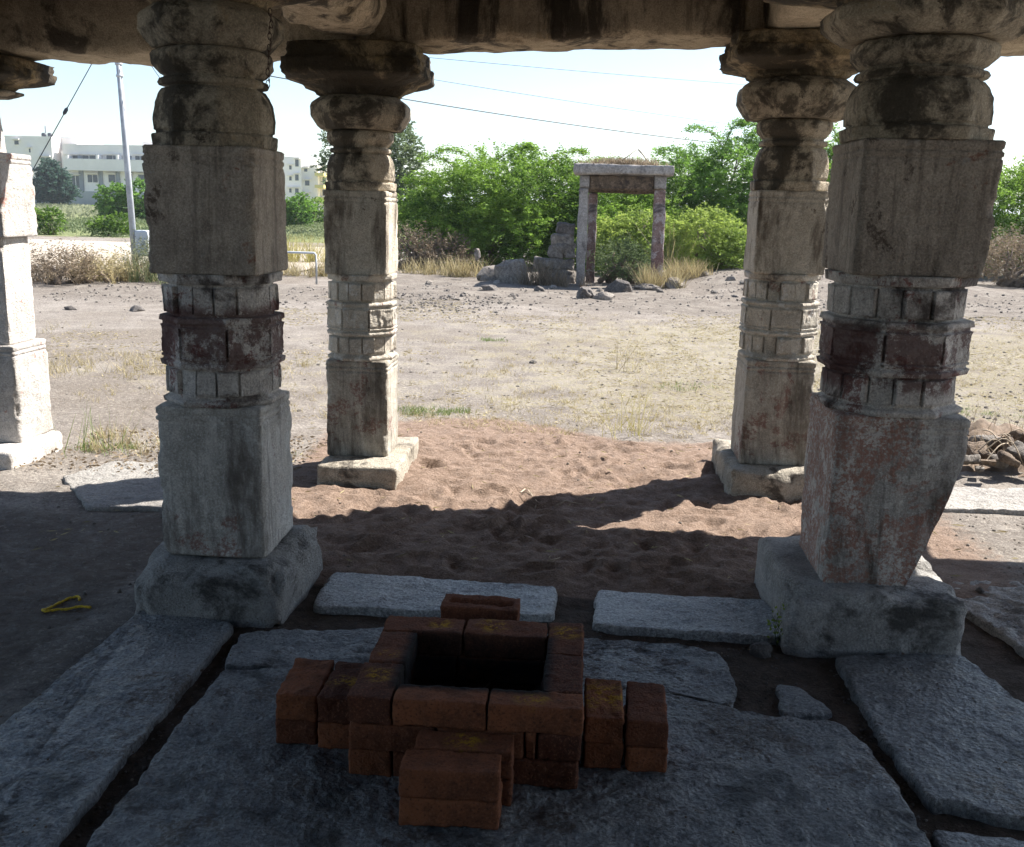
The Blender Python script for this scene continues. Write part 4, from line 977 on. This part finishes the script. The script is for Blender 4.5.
def grass_clump(label, px, py, Y, w, h, n, mat, wd=.012, cat='dry grass', lean=1.1):
    p = at(px, py, Y); x0 = p[0]
    t = rng.normal(size=(n, 2))*np.array([w*.3, w*.18]); m = max(6, n//25) if n > 60 else 1; t = (t if n > 60 else t[:1])[rng.integers(0, m, n)]+rng.normal(size=(n, 2))*(.05 if n > 60 else .09); cs = np.stack([t[:, 0], t[:, 1], np.zeros(n)], 1)
    o = quads('grass_clump', blades(cs, h, wd, lean), mat, None, rng.uniform(0, 1, n)); o.location = (x0, Y, ground_h(x0, Y)-.01)
    return tag(o, label, cat, 'clumps of tall dry grass')
grass_clump('straw grass clump in front of the large thorn bush', 465, 270, 20.5, .6, .38, 420, 'grass_dry')
grass_clump('pale straw clump at the left end of the large thorn bush', 430, 275, 21, .8, .3, 350, 'grass_dry')
grass_clump('dry brown clump between boulders and ruined wall blocks', 535, 275, 19.0, .6, .45, 260, 'grass_brown')
grass_clump('dry brown grass at the foot of the ruined wall beside the gateway', 560, 285, 18.9, .55, .30, 200, 'grass_brown')
grass_clump('dry grass clump right of the gateway', 690, 275, 20.5, .8, .35, 500, 'grass_dry')
grass_clump('dry stalks leaning between the gateway and the lime green bush', 680, 268, 21.5, .5, .9, 60, 'grass_dry', .015)
grass_clump('pale clump at the foot of the gateway right post', 655, 285, 19.0, .7, .4, 500, 'grass_dry')
grass_clump('brown dry grass clump just right of the leftmost pillar', 55, 290, 16.5, 1.0, .42, 420, 'grass_brown')
grass_clump('dry straw clump in front of the road, left of the utility pole', 92, 288, 17.0, 1.1, .36, 420, 'grass_dry')
grass_clump('dry weeds around the foot of the utility pole', 130, 282, 17.4, .9, .45, 260, 'grass_dry')
grass_clump('olive weeds beside the left front pillar beyond the clearing', 158, 285, 17.2, .8, .5, 260, 'weed_green')
grass_clump('dry yellow grass bank seen between the left pillars', 305, 278, 19.5, 1.6, .28, 900, 'grass_dry')
grass_clump('dry yellow grass bank behind the pipe rail', 290, 262, 24, 1.6, .55, 1000, 'grass_yellow')
grass_clump('thin dry stalks in the middle of the clearing', 622, 440, 6.5, .5, .32, 40, 'grass_yellow', .004, lean=.9)
grass_clump('second thin group of dry stalks further out in the clearing', 640, 375, 9.2, .5, .32, 26, 'grass_dry', .005, lean=.8)
grass_clump('thin green stalks by the flat slab near the leftmost pillar', 85, 455, 5.6, .25, .22, 26, 'grass_green', .005, lean=.8)
n = 26000; yy = 6.4+9*rng.uniform(0, 1, n)**.8; c = np.stack([rng.uniform(-5.5, 6.5, n), yy, np.zeros(n)], 1)
keep = np.array([noise.noise(Vector((a*.7, b*.5, 4)))+noise.noise(Vector((a*2.5, b*2, 7)))*.5+.15*min(1, max(-1, a)) > -.02 for a, b in c[:, :2]])
c2_ = np.stack([rng.uniform(-2.6, 2.2, 420), rng.uniform(3.85, 6.6, 420), np.zeros(420)], 1); c = np.concatenate([c[keep], c2_]); c[:, 2] = [ground_h(a, b)+.006 for a, b in c[:, :2]]; d = rng.normal(size=c.shape); d[:, 2] *= .15
tag(quads('straw_litter', leaves(c, d, .055, .006, .3), 'grass_dry', None, rng.uniform(0, 1, len(c))), 'dead straw and stalks lying flat over the clearing', 'straw', kind='stuff')
# litter leaves
n = 900; c = np.stack([rng.uniform(-3.0, -1.5, n), rng.uniform(5.0, 6.0, n), np.zeros(n)], 1); c[:, 2] = .012
d = rng.normal(size=(n, 3)); d[:, 2] *= .2
tag(quads('leaf_litter', leaves(c, d, .03, .014, .3), 'grass_brown', None, rng.uniform(0, 1, n)), 'dry leaf litter scattered beside the flat slab at the left', 'leaf litter', kind='stuff')

# ------------------------------------------------------------------ utility pole, wires, pipe rail
pb = at(137, 280, 17.9); pt = at(115, 22, 17.9)
pole = thing('utility_pole', 'leaning grey utility pole with a small box near its foot', 'utility pole', (pb[0], 17.9, -.05))
top = Vector((pt[0]-pb[0], 0, pt[2]+.05))
mesh_obj('shaft', *tube([(0, 0, 0), tuple(top*.5), tuple(top)], [.062, .052, .042], 14), 'concrete_pole', pole)
for f in (.80, .845):
    c = top*f; mesh_obj('clamp', *tube([tuple(c-Vector((0, 0, .02))), tuple(c+Vector((0, 0, .02)))], .062, 12), 'metal_box', pole)
V, Fc = rough_box(.24, .16, .46, .04, .015, .001, 4, 1); o = mesh_obj('meter_box', V, Fc, 'metal_box', pole); o.location = (.17, -.03, .45)
V, Fc = rough_box(.10, .03, .08, .02, .006, .001, 4, 1); o = mesh_obj('bracket', V, Fc, 'rust', pole); o.location = (.06, .0, .62)
mesh_obj('cross_arm', *tube([(top.x-.5, 0, top.z-.12), (top.x+.5, 0, top.z-.12)], .03, 8), 'rust', pole)
def wire(label, a, b, sag, r=.009):
    a = Vector(a); b = Vector(b); pts = []
    for i in range(41):
        f = i/40; p = a.lerp(b, f); p.z -= sag*4*f*(1-f); pts.append(p)
    return tag(mesh_obj('wire', *tube(pts, r, 5), 'wire_black'), label, 'wire', 'overhead wires')
ptop = Vector((pt[0], 17.9, pt[2]))
wire('overhead wire crossing the sky towards the gateway bushes', tuple(ptop+Vector((0, 0, -.42))), tuple(at(900, 158, 34)), .30, .011)
wire('fainter upper wire crossing the sky above the gateway', tuple(ptop+Vector((.3, 0, -.1))), tuple(at(1000, 100, 40)), .15, .006)
wire('short thin wire in the sky beside the left rear pillar capital', tuple(ptop+Vector((.5, 0, -.12))), tuple(at(1020, 152, 46)), .35, .006)
wire('wire dropping from the pole top towards the left front pillar', tuple(ptop+Vector((.2, 0, 0))), tuple(at(165, 85, 14)), .05, .005)
st = thing('stay_wire', 'slanting stay wire with black insulator left of the utility pole', 'stay wire', tuple(at(-35, 292, 16.5)))
s0 = Vector(at(-35, 292, 16.5)); s1 = ptop-s0
mesh_obj('cable', *tube([(0, 0, 0), tuple(s1)], .008, 5), 'wire_black', st)
ins = Vector(at(75, 111, 17.3)); tt = min(np.linspace(0, 1, 400), key=lambda f: abs((CAMP[2]*0)+((s0+s1*f).z-ins.z)))
c = s1*tt; d = s1.normalized()
mesh_obj('insulator', *tube([tuple(c-d*.07), tuple(c-d*.035), tuple(c+d*.035), tuple(c+d*.07)], [.012, .032, .032, .012], 10), 'black_plastic', st)
a = at(262, 283, 17.9); b = at(316.5, 283, 17.9); zt = at(316, 253, 17.9)[2]
mesh = tube([(a[0], 17.9, -.02), (a[0], 17.9, zt-.03), (a[0]+.03, 17.9, zt), (b[0]-.03, 17.9, zt), (b[0], 17.9, zt-.03), (b[0], 17.9, -.02)], .02, 8)
tag(mesh_obj('pipe_rail', *mesh, 'white_paint'), 'low white pipe rail seen between the left pillars', 'rail')

# ------------------------------------------------------------------ far buildings
def wbox(px0, py0, px1, py1, Y, d):
    a = at(px0, py1, Y); b = at(px1, py0, Y); return a[0], b[0], a[2], b[2]
def building(label, x, Y): return thing('apartment_building', label, 'building', (x, Y, 0))
bY = 150; bx0 = -76.0
B = building('long white building with two rows of windows behind the field', bx0, bY)
def bpart(name, B, o, px0, py0, px1, py1, y0, y1, mat, lab=None, z0=None):
    x0, x1, za, zb = wbox(px0, py0, px1, py1, o[1], 0)
    if z0 is not None: za = z0
    V, Fc = box(x0-o[0], x1-o[0], y0, y1, za, zb); q = mesh_obj(name, V, Fc, mat, B, False)
    if lab: q['label'] = lab
    return q
O = (bx0, bY)
bpart('wall', B, O, -14, 136.5, 51, 206, 0, 12, 'cream_wall', 'stair tower wall', -.5)
bpart('wall', B, O, 51.2, 136, 66, 206, 3, 12, 'white_wall', None, -.5)
bpart('wall', B, O, 60, 154, 240, 206, 1.5, 12, 'white_wall', 'long wing wall', -.5)
bpart('parapet', B, O, 59, 147, 241, 154, 1.2, 12, 'cream_wall')
bpart('balcony', B, O, 64, 162, 240, 170, 0.0, 1.5, 'cream_wall')
bpart('roof_cabin', B, O, 134, 141, 160, 147, 3, 8, 'cream_wall')
def win(px0, py0, px1, py1, y, B=B, O=O, frame='white_wall'):
    x0, x1, za, zb = wbox(px0, py0, px1, py1, O[1], 0)
    V, Fc = box(x0-O[0], x1-O[0], y-.06, y+.05, za, zb); w = mesh_obj('window', V, Fc, frame, B, False)
    n = max(1, int(round((x1-x0)/.9))); g = (x1-x0)/n
    V, Fc = merge([box(x0-O[0]+g*i+.07, x0-O[0]+g*(i+1)-.06, y-.10, y-.061, za+.08, zb-.08) for i in range(n)]); mesh_obj('pane', V, Fc, 'glass_dark', w, False)
    V, Fc = box(x0-O[0]-.2, x1-O[0]+.2, y-.6, y-.063, zb+.05, zb+.17); mesh_obj('sunshade', V, Fc, 'cream_wall', B, False)
for x0, x1 in ((68, 75), (78, 91), (102, 115), (131, 141), (155, 166), (180, 192), (206, 218)): win(x0, 154.6, x1, 162.5, 1.5)
for x0, x1 in ((83, 93), (104, 111), (123, 128), (134, 142), (158, 168), (184, 192)): win(x0, 174, x1, 182.5, 1.5)
win(67, 175, 75, 188, 1.5)
for (x0, y0, x1, y1) in ((14.5, 140, 19, 145), (29, 148, 31, 153), (41, 157, 50, 163), (31, 171, 33, 175), (17, 160, 22, 166), (33, 188, 38, 193), (17, 180, 22, 186)): win(x0, y0, x1, y1, 0)
for px in (27.8, 34):
    x0, x1, za, zb = wbox(px, 131, px+4.4, 136.3, bY, 0); r = (x1-x0)/2
    q = mesh_obj('water_tank', *tube([((x0+x1)/2-bx0, 4, za), ((x0+x1)/2-bx0, 4, zb-.12), ((x0+x1)/2-bx0, 4, zb)], [r, r, r*.55], 16), 'black_plastic', B)
for px in (76.5, 96, 113.5, 126, 146, 174, 199): bpart('drainpipe', B, O, px, 155, px+.9, 204, 1.3, 1.49, 'grey_wall')
for px in (66, 96, 116, 145, 174, 205): bpart('pillar', B, O, px, 155, px+1.6, 163, .1, 1.45, 'white_wall')
bpart('antenna_mast', B, O, 31, 124, 31.5, 131, 4, 4.1, 'grey_wall')
# compound wall
x0, x1, za, zb = wbox(-20, 195, 245, 206, 135, 0)
V, Fc = box(x0, x1, 135, 135.3, -.3, 2.0); o = mesh_obj('compound_wall', V, Fc, 'grey_wall', None, False)
tag(o, 'low blue grey compound wall in front of the white building', 'wall')
O2 = (-42.0, 155)
B2 = building('cream apartment block with small windows between the left pillars', O2[0], O2[1])
bpart('wall', B2, O2, 268, 157, 301, 207, 0, 10, 'white_wall', 'white projecting wall', -.5)
bpart('wall', B2, O2, 301.2, 165, 317, 207, .5, 10, 'cream_wall', None, -.5)
bpart('wall', B2, O2, 317.2, 165, 327, 207, 2, 10, 'white_wall', None, -.5)
for (x0, y0, x1, y1) in ((289, 165, 292, 170), (295, 159, 299, 167), (289, 176, 292, 181), (295, 174, 299, 181), (289, 188, 292, 193), (295, 188, 299, 194)): win(x0, y0, x1, y1, 0, B2, O2)
for (x0, y0, x1, y1) in ((303, 168, 307, 172), (304, 180, 309, 186), (304, 193, 308, 197)): win(x0, y0, x1, y1, .5, B2, O2)
for y0, y1 in ((173, 176), (185, 188), (197, 200)): bpart('balcony', B2, O2, 316, y0, 325, y1, -.8, 1.9, 'yellow_wall')
for y0, y1 in ((177, 184), (189, 196)): win(319, y0, 323, y1, 2, B2, O2)
SC.render.resolution_x = 1024; SC.render.resolution_y = 847

# ------------------------------------------------------------------ haze
hm = bpy.data.materials.new('haze'); hm.use_nodes = True
for n_ in list(hm.node_tree.nodes): hm.node_tree.nodes.remove(n_)
ho = hm.node_tree.nodes.new('ShaderNodeOutputMaterial'); hv_ = hm.node_tree.nodes.new('ShaderNodeVolumePrincipled')
hv_.inputs['Color'].default_value = (.82, .88, .95, 1); hv_.inputs['Density'].default_value = .00045; hv_.inputs['Anisotropy'].default_value = .3
hm.node_tree.links.new(hv_.outputs[0], ho.inputs['Volume'])
V, Fc = box(-2800, 2800, -100, 2800, -2, 22)
tag(mesh_obj('haze', V, Fc, hm, None, False), kind='stuff')
